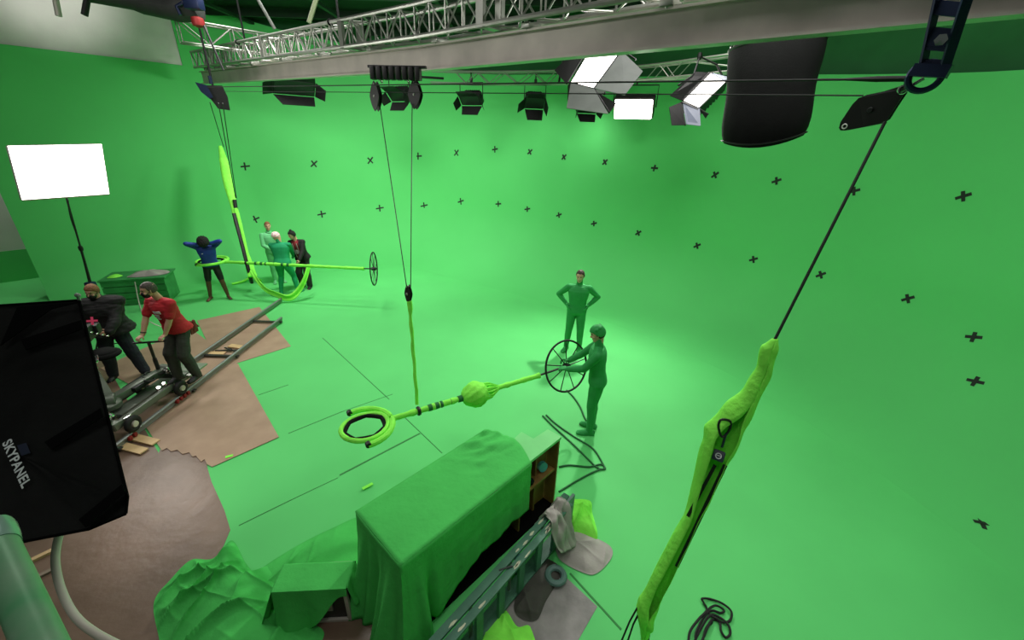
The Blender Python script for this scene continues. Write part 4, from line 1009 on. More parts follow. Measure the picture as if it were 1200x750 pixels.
# push bar with T handle
pa,pb=V((-5.86,5.80,.48)),HND; m=MB(); m.tube([pa,pb],.022,10); m.tube([pa,pa.lerp(pb,.45)],.03,10); obj('push_bar',m,MATS['dark_steel'],dy)
m=MB(); hx=HX; m.tube([pb-hx*.20,pb+hx*.22],.016,8); obj('handle',m,m_black,dy)
m=MB()
for k in range(5): c=V((-5.84+.05*math.cos(k*2),5.62+.07*k-.1,.50+.02*math.sin(k))); m.ring(c,V((.2,.2,1)),.07,.012,18,6)
m.box((-5.9,5.45,.47),(.22,.4,.08),None,.03); obj('control_box',m,m_black,dy)
m=MB()
for (x,y,z,r_) in((-5.66,4.62,.44,.045),(-5.70,4.70,.40,.05),(-5.60,5.55,.40,.04),(-5.64,5.48,.36,.045),(-6.2,4.75,.60,.06),(-6.25,4.85,.68,.055),(-6.3,4.98,.74,.05),(-6.1,4.7,.52,.05),(-5.70,5.78,.52,.05),(-5.62,5.86,.50,.05)): m.lathe([(r_*.5,-r_),(r_,-r_*.7),(r_,r_*.5),(r_*.6,r_)],V((x,y,z)),V((.3,-.5,.8)),14)
obj('chrome_knobs',m,m_chrome,dy)
# film camera at the operator's chest, mostly behind the black softbox
cm=thing('film_camera',PY(100,388,5.55),'black film camera with silver parts half hidden by the softbox in front of the operator','camera')
c=PY(97,392,5.5); m=MB(); Rm=Matrix.Rotation(R(25),3,'Z'); m.box(c,(.18,.36,.22),Rm,.02); m.box(c+V((-.02,.20,.0)),(.14,.14,.16),Rm,.02); m.box(c+V((0,-.02,.16)),(.05,.22,.04),Rm,.01); obj('body',m,m_black,cm)
m=MB(); m.lathe([(.06,0),(.07,.05),(.07,.16),(.085,.18),(.085,.24)],c-V((-.05,.18,0)),V((.35,-1,-.05)),18); obj('lens',m,m_black,cm)
m=MB()
for k in range(6): m.box(c+V((.10+.01*k,-.10+.06*k,.13-.05*k)),(.03,.045,.02),Rm,.006)
m.tube([c+V((.1,-.1,-.05)),c+V((.16,-.15,-.5))],.014,6); obj('silver_fittings',m,m_chrome,cm)
m=MB(); q=PY(108,376,5.45); vx,vy,vz=frame_of((CAM-q).normalized()); Rt=Matrix((vx,vy,vz)).transposed()@Matrix.Rotation(.2,3,'Z'); m.box(q,(.12,.03,.01),Rt); m.box(q,(.03,.12,.012),Rt); obj('tape_mark',m,m_pink,cm,smooth=False)
m=MB(); m.tube([c-V((0,0,.1)),V((b_.x-.05,b_.y-.1,b_.z))],.03,10); obj('camera_mount',m,m_chrome,cm)
# ================================================================== LIGHT PANEL ON STAND (left)
DL=10.6
pt=[PD(9,171,DL-.2),PD(119,169,DL+.1),PD(128,227,DL-.1),PD(26,234,DL-.4)]
pc=sum(pt,V())/4; lp=thing('light_panel',V((pc.x,pc.y,0)),'big glowing white light panel on a thin stand at the left','light panel')
nn=(pt[1]-pt[0]).cross(pt[3]-pt[0]).normalized(); nn=nn if nn.dot(CAM-pc)>0 else -nn
m=MB(); m.prism(pt,nn,.03); obj('diffuser',m,m_lit,lp,smooth=False)
m=MB()
for a_,b_2 in zip(pt,pt[1:]+pt[:1]): m.tube([a_-nn*.03,b_2-nn*.03],.02,6)
obj('frame',m,m_alu,lp)
m=MB(); m.prism([pc+(p-pc)*.5-nn*.04 for p in pt],nn,.12); obj('housing',m,m_black,lp,smooth=False)
pcL,nnL=pc.copy(),nn.copy(); sb=PD(79,236,DL); sd_=PD(108,338,DL)
def LN(z): return sb+(sd_-sb)*((sb.z-z)/(sb.z-sd_.z))
sx=LN(0)

m=MB(); m.tube([LN(.02),LN(1.2)],.024,8); m.tube([LN(1.1),LN(2.2)],.019,8); m.tube([LN(2.1),LN(sb.z+.3)],.014,8); 
for z in(1.15,2.15): m.lathe([(.03,-.04),(.035,0),(.03,.04)],LN(z),V((0,0,1)),10)
obj('stand_pole',m,m_black,lp)
for k in range(3):
    a=2*PI*k/3+.4; m=MB(); q=V((math.cos(a),math.sin(a),0)); m.tube([LN(.75),sx+q*.32+V((0,0,.03))],.014,6); m.tube([LN(.25),sx+q*.38+V((0,0,.27))],.010,6); obj('stand_leg',m,m_black,lp)
m=MB(); P=[LN(z)+V((.05*math.sin(k*1.3),.05*math.cos(k*1.7),0)) for k,z in enumerate([.3,.8,1.3,1.8,2.3,2.7,3.0])]; m.tube(spline(P,6),.012,6); obj('power_cable',m,m_black,lp)
q=sd_.copy()
m=MB(); m.box(q,(.14,.12,.26),None,.03); bx=obj('ballast_box',m,m_blue,lp)
m=MB(); m.box(q+V((.05,-.065,.05)),(.05,.01,.05),None,.003); m.box(q+V((.03,-.065,-.05)),(.03,.01,.03),None,.003); obj('status_screen',m,mat('pale_screen',(190,225,240),.4,emit=(170,215,240),estr=.6),bx)
# ================================================================== GREEN CRATE by the wall
cA,cB=G(128,360,0),G(201,354,0); cx=(cB-cA).normalized(); cy=V((-cx.y,cx.x,0)); cl=(cB-cA).length
cr_=thing('wooden_platform',(cA+cB)/2,'low green planked platform standing at the foot of the left wall','platform')
QP=lambda a,b,z: cA+cx*a+cy*b+V((0,0,z))
for k in range(4):
    m=MB(); z=.09+k*.165; m.hexa([QP(a,b,zz_) for zz_ in(z-.072,z+.072) for a,b in((0,0),(cl,0),(cl,.025),(0,.025))]); obj('plank',m,mat('dark_green_planks',(52,142,74),.8,var=.15),cr_,smooth=False)
m=MB(); m.hexa([QP(a,b,zz_) for zz_ in(.02,.655) for a,b in((.02,.026),(cl-.02,.026),(cl-.02,.72),(.02,.72))]); obj('frame',m,MATS['dark_green_planks'],cr_,smooth=False)
m=MB(); m.hexa([QP(a,b,zz_) for zz_ in(.655,.69) for a,b in((-.03,-.02),(cl+.03,-.02),(cl+.03,.75),(-.03,.75))]); obj('top_board',m,MATS['dark_green_planks'],cr_,smooth=False)
ol=[QP(a,b,.70) for a,b in((.5,.15),(.9,.1),(1.25,.2),(1.3,.45),(.95,.55),(.6,.45))]
blob('grey_cloth',ol,lambda p,t,th: (.10*(1-t**2)+.03*math.sin(th*5)*t)*1.0 if t<1 else 0,m_grey,'grey cloth heap on the green platform by the left wall','cloth',z0=.70,rings=12,seg=40)
ol=[QP(a,b,.70) for a,b in((.08,.2),(.25,.15),(.36,.3),(.22,.42))]
blob('lime_rag',ol,lambda p,t,th: .06*(1-t**2),m_lime,'small lime rag at the left end of the green platform','cloth',z0=.70,rings=8,seg=28)
m=MB(); m.tube(spline([QP(cl*.55,-.05,.62),G(170,372,.35),G(205,388,.02),G(216,396,.02)],6),.012,6); obj('thin_cable',m,m_alub,label='thin pale cable dropping from the platform towards the man in red',cat='cable')
# ================================================================== SOFTBOX IN THE LEFT FOREGROUND
def PZ(x,y,dep): d_=ray(x,y); return CAM+d_*(dep/F_)
sf=[PZ(-210,372,2.0),PZ(93,352,2.1),PZ(150,583,1.72),PZ(148,602,1.70),PZ(105,620,1.66),PZ(0,640,1.55),PZ(-120,650,1.45)]
sbx=thing('softbox',PZ(60,500,1.9),'large black fabric softbox with white lettering filling the left foreground','softbox')
cf=sum(sf,V())/len(sf); inw=(PZ(-160,520,2.5)-cf)
fr=[]; 
# subdivide the outline, bulge the face a little
m=MB(); n_o=V((sf[1]-sf[0]).cross(sf[2]-sf[0])).normalized(); n_o=n_o if n_o.dot(CAM-cf)>0 else -n_o
back=[cf+(p-cf)*.80+inw for p in sf]
N_=len(sf); RG=[]
for j in range(1,15):
    t_=j/14; RG.append([m.bm.verts.new(cf.lerp(sf[i//8].lerp(sf[(i//8+1)%N_],(i%8)/8),t_)+n_o*(.02*(1-t_**2)+.006*nz((i*.3,t_*4,0),1,3)*(1-t_))) for i in range(N_*8)])
cv=m.bm.verts.new(cf+n_o*.02); K=N_*8
for i in range(K): m.face([cv,RG[0][i],RG[0][(i+1)%K]])
for A_,B_ in zip(RG,RG[1:]):
    for i in range(K): m.face([A_[i],B_[i],B_[(i+1)%K],A_[(i+1)%K]])
Bk=[m.bm.verts.new(back[i//8].lerp(back[(i//8+1)%N_],(i%8)/8)) for i in range(K)]
for i in range(K): m.face([RG[-1][i],Bk[i],Bk[(i+1)%K],RG[-1][(i+1)%K]])
m.face(Bk)
obj('fabric_shell',m,m_blackf,sbx,smooth=50)
m_vel=mat('black_velcro',(5,6,6),.95,spec=.05)
def fp(x,y,l=.022):     # point on the softbox face
    d_=ray(x,y); t_=(cf+n_o*(l+.004)-CAM).dot(n_o)/d_.dot(n_o); return CAM+d_*t_
for q in ([(24,398),(95,375),(97,385),(30,410)],[(52,518),(118,478),(121,488),(60,527)],[(92,609),(143,567),(146,577),(100,618)],[(0,405),(20,360),(93,354),(60,362)]):
    m=MB(); m.prism([fp(x,y,.026) for x,y in q],n_o,.004); obj('velcro_strip',m,m_vel,sbx,smooth=False)
for i in (0,1,2,3,4,5):
    m=MB(); m.tube([sf[i]+n_o*.002,sf[i+1]+n_o*.002],.006,6); obj('piping',m,m_vel,sbx)
m=MB(); q=PZ(91,346,2.08); m.tube([sf[1],q],.007,8); m.lathe([(.004,-.012),(.010,-.008),(.010,.008),(.004,.012)],q,V((1,0,0)),10); obj('rod_end',m,mat('grey_plastic',(130,135,132),.5),sbx)
# lettering on the softbox
def text(s,o,xd,yd,size,material,parent,name,space=1.0,bold=0):
    cu=bpy.data.curves.new('t','FONT'); cu.body=s; cu.size=1; cu.extrude=.01; cu.space_character=space; cu.offset=bold
    to=bpy.data.objects.new('t',cu); COL.objects.link(to); bpy.context.view_layer.update()
    me=bpy.data.meshes.new_from_object(to.evaluated_get(bpy.context.evaluated_depsgraph_get())); bpy.data.objects.remove(to)
    xs=[v.co.x for v in me.vertices]; w=max(xs)-min(xs)
    xd=V(xd).normalized(); n_=xd.cross(V(yd)).normalized(); y_=n_.cross(xd)
    M_=Matrix((xd*size[0]/w,y_*size[1],n_*size[1]*.3)).transposed().to_4x4(); M_.translation=V(o)
    me.transform(Matrix.Translation((-min(xs),0,0))); me.transform(M_); return obj(name,me,material,parent)
o_=fp(4,519,.042); x1=fp(27,571,.042); yv=fp(17,512,.042)-o_
text('SKYPANEL',o_-yv*.1,x1-o_,yv,((x1-o_).length*1.02,.046),m_print,sbx,'lettering',1.08,.025)
m=MB(); m.prism([fp(x,y,.03) for x,y in ((20,522),(30,519),(35,531),(25,534))],n_o,.003); obj('dim_blue_patch',m,mat('dim_blue_print',(12,26,48),.8),sbx,smooth=False)
o2=fp(2,527,.03); x2=fp(15,561,.03)
text('LED SOFT LIGHT',o2-yv*.35,x2-o2,yv,((x2-o2).length*.9,.018),mat('dim_print',(70,80,80),.7),sbx,'small_lettering') if False else None
# hose, stick, foreground pole
m=MB(); P=spline([PZ(76,612,2.0),PZ(68,632,1.98),PZ(65,660,1.95),PZ(72,692,1.92),PZ(88,722,1.9),PZ(112,742,1.88),PZ(150,762,1.86),PZ(220,800,1.8)],6); m.tube(P,.017,10); obj('grey_hose',m,m_hose,label='pale grey cable curving out from under the black softbox at lower left',cat='cable')
m=MB(); a_,b_2=G(26,662,.02),G(66,643,.02); m.bar(a_,b_2,.05,.03); obj('wood_stick',m,m_pine,smooth=False,label='short pale wood stick on the brown floor below the softbox',cat='stick')
m=MB(); a_,b_2=G(44,676,.02),G(64,666,.02); m.bar(a_,b_2,.04,.02); obj('wood_stick',m,mat('grey_wood',(140,126,110),.7),smooth=False,label='shorter grey stick beside the pale wood stick on the brown floor',cat='stick')
fp_=thing('guard_rail',PZ(60,790,.86),'green painted round guard rail crossing the bottom left corner up close','rail')
a_,b_2=PZ(-8,630,.98),PZ(64,790,.80); m=MB(); m.tube([a_,b_2],.036,20); obj('pipe',m,m_pole,fp_)
m=MB(); ax=(a_-b_2).normalized(); m.lathe([(.038,-.04),(.041,-.02),(.042,.015),(.040,.03),(.026,.042),(.010,.046)],a_,ax,20); obj('end_cap',m,mat('grey_green_cap2',(120,150,138),.25,.4),fp_)
# ================================================================== PEOPLE
def remesh(mb,vox,smooth_it=4,fac=.5):
    me=finish(mb,True); o=bpy.data.objects.new('tmp',me); COL.objects.link(o)
    md=o.modifiers.new('r','REMESH'); md.mode='VOXEL'; md.voxel_size=vox; md.use_smooth_shade=True
    sm=o.modifiers.new('s','SMOOTH'); sm.iterations=smooth_it; sm.factor=fac
    bpy.context.view_layer.update(); dg=bpy.context.evaluated_depsgraph_get()
    out=bpy.data.meshes.new_from_object(o.evaluated_get(dg)); bpy.data.objects.remove(o); 
    for p in out.polygons: p.use_smooth=True
    out.materials.clear(); return out
def push(me,fn):
    N_=[v.normal.copy() for v in me.vertices]; C_=[v.co.copy() for v in me.vertices]; out=[]
    for c,n in zip(C_,N_): out.extend(c+n*fn(c))
    me.vertices.foreach_set('co',out); me.update()
def ik(a,b,l1,l2,pole):
    d=b-a; L_=d.length
    if L_>l1+l2-.002: b=a+d.normalized()*(l1+l2-.002); d=b-a; L_=d.length
    x=(l1*l1-l2*l2+L_*L_)/(2*L_); h=math.sqrt(max(0,l1*l1-x*x)); u=d.normalized(); p=pole-u*pole.dot(u); p.normalize()
    return a+u*x+p*h,b
class Person:
    """joints in the body's own frame: x to its right, y forward, z up; feet at z=0"""
    def __init__(s,name,loc,yaw,label,H=1.76,hip=(0,0,.973),lean=(0,.03,1),side=(1,0,0),head=(0,.05,1),look=(0,1,-.1),ankL=(-.12,0),ankR=(.12,0),toeL=15,toeR=15,wrL=(-.28,.05,.86),wrR=(.28,.05,.86),elL=(-.3,-1,0),elR=(.3,-1,0),knL=(-.1,1,0),knR=(.1,1,0),fist=0,stocky=1.0,curve=0,palmL=None,palmR=None,footz=0):
        s.k=H/1.78; s.root=thing('person',loc,label,'person',rotz=yaw-PI/2)
        s.M=wm(s.root)@Matrix.Scale(s.k,4); k=1
        s.st=stocky; s.fist=fist
        s.hip=V(hip); t=V(lean).normalized(); sd=V(side); sd=(sd-t*sd.dot(t)).normalized(); f=t.cross(sd)*-1; f=sd.cross(t)*-1 if False else t.cross(sd)
        if f.y<0 and abs(f.y)>.3: f=-f
        s.t,s.sd,s.f=t,sd,f
        s.T=lambda x,y,z: s.hip+sd*x+f*y+t*z+f*(curve*z*z*2)
        s.nb=s.T(0,-.01,.54); s.shL=s.T(-.185*stocky,-.0,.485); s.shR=s.T(.185*stocky,0,.485)
        hd=V(head).normalized(); s.neck_top=s.nb+hd*.10; s.hc=s.nb+hd*.19+V(look).normalized()*.015
        l=V(look).normalized(); s.hx=l.cross(hd).normalized(); s.hz=s.hx.cross(l).normalized(); s.hy=l
        s.hipL=s.T(-.09,0,-.02); s.hipR=s.T(.09,0,-.02)
        s.anL=V((ankL[0],ankL[1],.085+footz+(ankL[2] if len(ankL)>2 else 0))); s.anR=V((ankR[0],ankR[1],.085+footz+(ankR[2] if len(ankR)>2 else 0)))
        s.knL,s.anL=ik(s.hipL,s.anL,.44,.43,V(knL)); s.knR,s.anR=ik(s.hipR,s.anR,.44,.43,V(knR))
        if len(wrL)==4: wrL=s.M.inverted()@V(wrL[:3])
        if len(wrR)==4: wrR=s.M.inverted()@V(wrR[:3])
        s.elL,s.wrL=ik(s.shL,V(wrL),.29,.255,V(elL)); s.elR,s.wrR=ik(s.shR,V(wrR),.29,.255,V(elR))
        s.toeL,s.toeR=toeL,toeR; s.palm={-1:palmL,1:palmR}
    def arm(s,m,sg,i=0,upto='wrist',r=(.057,.048,.044,.031)):
        sh,el,wr=(s.shL,s.elL,s.wrL) if sg<0 else (s.shR,s.elR,s.wrR)
        m.capsule(sh,sh.lerp(el,.5),r[0]+i,r[1]+.004+i); m.capsule(sh.lerp(el,.4),el,r[1]+.003+i,r[2]+i)
        if upto=='sleeve': return
        m.capsule(el,el.lerp(wr,.35),r[2]-.001+i,r[2]+.001+i); m.capsule(el.lerp(wr,.3),wr,r[2]+i,r[3]+i)
    def hand(s,m,sg):
        el,wr=(s.elL,s.wrL) if sg<0 else (s.elR,s.wrR)
        d=(wr-el).normalized(); p=s.palm[sg]
        if p is not None: d=(V(p[0])).normalized()
        nrm=V(p[1]) if p is not None else V((-sg,0,0))   # palm faces this way
        nrm=(nrm-d*nrm.dot(d)).normalized(); w=d.cross(nrm)*(1 if sg>0 else -1)     # towards the thumb side
        if p is None and w.y<0: w=-w
        c=wr+d*.01
        for k in(-1.5,-.5,.5,1.5): m.capsule(c+w*k*.012,c+d*.080+w*k*.019-nrm*(-.0),.014,.0125,8)
        m.capsule(wr,wr+d*.05,.024,.024,8,flat=.8)
        cu=.35+s.fist*1.0
        for k,(o,l) in enumerate(((1.5,.066),(.5,.076),(-.5,.070),(-1.5,.055))):
            b=c+d*.085+w*o*.0205; a1=cu*.7; a2=cu*1.6; 
            p1=b+(d*math.cos(a1)+nrm*math.sin(a1))*l*.5; p2=p1+(d*math.cos(a2)+nrm*math.sin(a2))*l*.32; p3=p2+(d*math.cos(a2*1.35)+nrm*math.sin(a2*1.35))*l*.25
            m.capsule(b,p1,.0100,.0092,8); m.capsule(p1,p2,.0092,.0086,8); m.capsule(p2,p3,.0086,.0076,8)
        b=c+d*.018+w*.022; p1=b+(d*.6+w*.75+nrm*.25).normalized()*.042; p2=p1+(d*.85+w*.3+nrm*(.3+s.fist)).normalized()*.034
        m.capsule(b,p1,.0135,.0115,8); m.capsule(p1,p2,.0115,.0085,8)
    def leg(s,m,sg,i=0,r=(.090,.064,.059,.040),upto='ankle',loose=0):
        hp,kn,an=(s.hipL,s.knL,s.anL) if sg<0 else (s.hipR,s.knR,s.anR)
        a=r[0]*s.st; m.capsule(hp,hp.lerp(kn,.5),a+i,a*.86+i); m.capsule(hp.lerp(kn,.4),kn,a*.88+i,r[1]+i+loose)
        if upto=='knee': return
        m.capsule(kn,kn.lerp(an,.35)-s.f*.012,r[1]-.002+i+loose,r[2]+i+loose); m.capsule(kn.lerp(an,.3)-s.f*.012,an,r[2]+i+loose,r[3]+i+loose*1.1)
    def foot(s,m,sg,i=0,shoe=False):
        an=s.anL if sg<0 else s.anR; a=R(s.toeL if sg<0 else s.toeR)*(sg); d=V((math.sin(a),math.cos(a),0)); w=V((d.y,-d.x,0))
        g=lambda f_,x_,z_: V((an.x,an.y,an.z-.085))+d*f_+w*x_+V((0,0,z_))
        m.capsule(g(-.045,0,.034+i),g(.07,0,.036+i*.5),.034+i,.036+i,10); m.capsule(an,g(.0,0,.045),.037+i,.036+i,10)
        m.capsule(g(.03,0,.05),g(.14,.012*sg*0,.026+i*.5),.036+i,.026+i,10,flat=1); m.capsule(g(.10,-.022,.022+i*.5),g(.175,-.018,.018+i*.5),.022+i,.018+i*.8,8); m.capsule(g(.10,.022,.020+i*.5),g(.165,.026,.016+i*.5),.022+i,.016+i*.8,8)
        if not shoe:
            for k in range(5): m.capsule(g(.15-.004*k,-.03*sg*-1*0+(-.032+.016*k),.014),g(.195-.008*abs(k-(1 if sg>0 else 3)),-.034+.017*k,.012),.010,.009,6)
        else: m.mesh([g(f_,x_,z_) for z_ in (0,.02) for f_,x_ in((-.08,-.035),(.12,-.048),(.195,-.03),(.20,.02),(.12,.048),(-.08,.035))],[(5,4,3,2,1,0),(6,7,8,9,10,11)]+[(a_,(a_+1)%6,(a_+1)%6+6,a_+6) for a_ in range(6)])
    def torso(s,m,i=0,z0=-.10,z1=.54,flare=0,neck=True):
        prof=[(-.10,.115,.095),(-.04,.168,.118),(.03,.165,.112),(.12,.142,.098),(.22,.148,.102),(.33,.168,.112),(.42,.180,.110),(.475,.165,.092),(.515,.105,.072),(.55,.058,.056)]
        rr=[]
        for z,w,d in prof:
            if z<z0-.001 or z>z1+.001: continue
            fl=flare*max(0,(.2-z))/.3; w=w*s.st*1.06+i+fl; d=d*(.5+.5*s.st)+i+fl; n=24
            yo=.012*math.sin(max(0,z)*6)
            rr.append([s.T(math.copysign(abs(math.cos(2*PI*k/n))**.85,math.cos(2*PI*k/n))*w,math.copysign(abs(math.sin(2*PI*k/n))**.85,math.sin(2*PI*k/n))*d+yo,z) for k in range(n)])
        m.loft(rr)
        for sh in(s.shL,s.shR): m.capsule(s.T(0,0,.47),sh,.075+i,.050+i,12)
        if neck: m.capsule(s.nb-s.t*.03,s.neck_top,.056+i*.6,.052+i*.6)
    def H(s,x,y,z): return s.hc+s.hx*x+s.hy*y+s.hz*z
    def head(s,m,i=0):
        prof=[(-.112,.012,.010,.062),(-.104,.034,.030,.052),(-.088,.048,.050,.034),(-.06,.058,.068,.018),(-.03,.065,.080,.008),(0,.071,.088,.0),(.03,.075,.094,-.004),(.06,.074,.094,-.006),(.085,.064,.084,-.008),(.103,.045,.062,-.009),(.114,.020,.03,-.009)]
        m.loft([[s.H(math.cos(2*PI*k/20)*(w+i),math.sin(2*PI*k/20)*(d+i)+yo,z) for k in range(20)] for z,w,d,yo in prof])
        m.capsule(s.H(0,-.03,-.05),s.nb,.052+i,.056+i)
        # nose, brow, lips, chin, cheeks, ears
        m.capsule(s.H(0,.086,.012),s.H(0,.108,-.024),.008,.012,8); m.capsule(s.H(-.009,.098,-.03),s.H(.009,.098,-.03),.009,.009,8)
        m.capsule(s.H(-.036,.080,.028),s.H(-.010,.088,.026),.009,.009,8); m.capsule(s.H(.010,.088,.026),s.H(.036,.080,.028),.009,.009,8)
        m.capsule(s.H(-.018,.086,-.056),s.H(.018,.086,-.056),.007,.007,8); m.capsule(s.H(-.014,.084,-.068),s.H(.014,.084,-.068),.008,.008,8); m.ell(s.H(0,.074,-.095),(.02,.018,.016))
        for sg in(-1,1):
            m.ell(s.H(sg*.042,.062,-.025),(.022,.022,.02),nu=10,nv=8); m.capsule(s.H(sg*.076,-.004,.018),s.H(sg*.073,.0,-.022),.013,.010,8)
    def body(s,material,hands=True,feet=True):
        m=MB(); s.torso(m); s.head(m)
        for sg in(-1,1): s.arm(m,sg); s.leg(m,sg); s.hand(m,sg); s.foot(m,sg)
        me=remesh(m,.0075,3)
        me.transform(s.M); 
        mats=[material,mat('eye_white',(225,222,216),.3),mat('eye_dark',(24,18,14),.3),mat('lips_'+material.name,tuple(int(v) for v in ((168,104,96) if material==m_skin else (70,38,32))),.5),mat('brow_hair',(44,30,22),.8)]
        inv=s.M.inverted()
        o=obj('body',me,mats,s.root)
        rl=wm(s.root)
        for p in me.polygons:
            q=inv@(rl@p.center)-s.hc; x,y,z=q.dot(s.hx),q.dot(s.hy),q.dot(s.hz)
            if abs(x)<.09 and y>.06 and abs(z)<.12:
                ex=math.hypot((abs(x)-.030)/1.5,(z-.008)); 
                if ex<.0055: p.material_index=2 if abs(abs(x)-.030)<.006 else 1
                elif abs(z+.062)<.009 and abs(x)<.026: p.material_index=3
                elif abs(z-.030)<.006 and .014<abs(x)<.046: p.material_index=4
        return o
    def part(s,name,m,material,vox=.010,sm=3,label=None,bumpf=None):
        me=remesh(m,vox,sm) if vox else finish(m,True)
        if bumpf:
            push(me,bumpf)
        me.transform(s.M); return obj(name,me,material,s.root,label=label)
    def wr_(s,amp=.006,f=9,seed=1): return lambda c: amp*nz(c,f,seed)+amp*.5*nz((c.x,c.y,c.z*2.5),f*2,seed+1)
    def hair(s,material,i=.010,front=.035,back=-.055,rough=.004,name='hair'):
        m=MB(); N=28; rr=[]
        for j in range(1,18):
            th=PI/2-PI*j/18*.98
            row=[]
            for k in range(N):
                a=2*PI*k/N; fy=math.sin(a); lim=back+(front-back)*sstep(-.2,.75,fy)
                z=.118*math.sin(th)+.004; rx=.078*math.cos(th); ry=.098*math.cos(th)
                z=max(z,lim) ; 
                dd=i if z>lim+.004 else -.006
                kk=math.sqrt(max(.0,1-((z-.004)/.122)**2)) if z>0 else 1
                if z<=lim+.001: rx=.075*kk-.010; ry=.093*kk-.010
                g_=1+0*j
                row.append(s.H(math.cos(a)*(rx+dd),math.sin(a)*(ry+dd)-.006,z+(i if z>lim else 0)))
            rr.append(row)
        m.loft(rr); return s.part(name,m,material,vox=.006,sm=2,bumpf=lambda c: rough*nz(c,55,4))
    def cap(s,material,name,i=.014,front=.030,back=-.085,peak=0,label=None):
        o=s.hair(material,i,front,back,.001,name)
        if label: o['label']=label
        return o
    def shoes(s,material,name='shoe'):
        for sg in(-1,1):
            m=MB(); s.foot(m,sg,.010,True); s.part(name,m,material,vox=.007)
    def suit(s,material,name='bodysuit',feet=True,hands=True,neck=True):
        m=MB(); s.torso(m,.010)
        for sg in(-1,1):
            s.arm(m,sg,.008); s.leg(m,sg,.008)
            if feet: s.foot(m,sg,.007,True)
            if hands:
                t_=s.hand; n0=len(m.bm.verts); s.hand(m,sg)
        me=remesh(m,.0075,3); me2=me
        push(me,lambda c: .0035+.002*nz(c,14,3))
        me.transform(s.M); return obj(name,me,material,s.root)
    def mask(s,material=None):
        m=MB(); m.loft([[s.H(math.cos(2*PI*k/16)*w,math.sin(2*PI*k/16)*d+.046,z) for k in range(16)] for z,w,d in ((-.108,.030,.035),(-.095,.050,.048),(-.07,.062,.058),(-.045,.064,.066),(-.020,.050,.064),(-.006,.028,.058))])
        for sg in(-1,1): m.tube([s.H(sg*.062,.05,-.03),s.H(sg*.077,.0,-.005)],.004,5)
        s.part('face_mask',m,material or m_black,vox=0)
deg=lambda a: R(a)
# --- man in the green suit, hands on hips
g=G(671,411,0)
P1=Person('p',g,deg(-98),'man in green bodysuit standing with hands on his hips behind the big wheel',H=1.80,lean=(0,.02,1),head=(0,.10,1),look=(.2,1,-.22),ankL=(-.13,.02),ankR=(.15,-.03),toeL=18,toeR=22,
  wrL=(-.225,-.01,1.08),wrR=(.225,-.01,1.08),elL=(-1,-.35,0),elR=(1,-.35,0),stocky=1.08,palmL=((.35,.75,-.5),(.8,-.3,.1)),palmR=((-.35,.75,-.5),(-.8,-.3,.1)))
P1.body(m_skin); P1.suit(m_suit); P1.hair(m_hairb,front=.062,back=-.05)
# --- man at the wheel, seen from behind his left shoulder
g=G(692,505,0)
P2_=Person('p',g,deg(168),'man in green bodysuit and green cap holding the big wheel in both hands',H=1.80,lean=(0,.10,1),head=(0,.14,1),look=(-.1,1,-.35),ankL=(-.09,.02),ankR=(.09,-.01),toeL=8,toeR=12,
  wrL=(-.12,.44,1.13),wrR=(.22,.46,1.08),elL=(-.5,-.6,-1),elR=(.5,-.6,-1),fist=.5,stocky=1.12,palmL=((.0,1,.05),(.2,0,-1)),palmR=((-.1,1,.0),(-.6,0,-1)))
P2_.body(m_skin); P2_.suit(m_suit); P2_.hair(m_hairb,i=.006,front=.03,back=-.06); P2_.cap(m_suit,'cap',i=.017,front=.028,back=-.04)
m=MB(); m.capsule(P2_.H(-.06,.0,.085),P2_.H(.06,.02,.085),.035,.035); m.capsule(P2_.H(-.05,-.05,.10),P2_.H(.04,-.06,.11),.03,.022); P2_.part('cap_fold',m,m_suit)
# --- pale green suit, hands together
g=G(318,335,0)+V((0.05,.35,0))
P3=Person('p',g,deg(-50),'person in pale green bodysuit standing behind the far pole rig with forearms folded in front',H=1.76,lean=(0,.02,1),head=(0,.02,1),look=(.1,1,-.1),ankL=(-.10,0),ankR=(.10,0),
  wrL=(-.02,.22,1.10),wrR=(.06,.24,1.06),elL=(-1,-.4,-.6),elR=(1,-.4,-.6),palmL=((1,.2,0),(0,-1,0)),palmR=((-1,.2,0),(0,-1,0)),stocky=1.04)
P3.body(m_skin); P3.suit(m_suit2); P3.hair(m_hairr,front=.055,back=-.02,i=.007)
m=MB(); m.ring(P3.nb+V((0,.0,.01)),V((0,.1,1)),.062,.026,20,8); P3.part('rolled_collar',m,m_suit2,vox=0)
# --- teal suit bending away from the camera
g=G(339,344,0)
P4=Person('p',g,deg(100),'person in teal bodysuit and pink-white cap bending over the far rig, back turned',H=1.74,hip=(0,-.04,.93),lean=(-.02,.20,1),head=(-.22,.10,1),look=(-.55,-.1,-.62),ankL=(-.20,0),ankR=(.24,.05),toeL=20,toeR=25,
  wrL=(-.14,.40,1.02),wrR=(.16,.42,1.0),elL=(-.8,-.4,-.6),elR=(.8,-.4,-.6),fist=.6,stocky=1.22)
P4.body(m_skin); P4.suit(m_suit3); P4.cap(m_pinkc,'swim_cap',i=.012,front=.02,back=-.07)
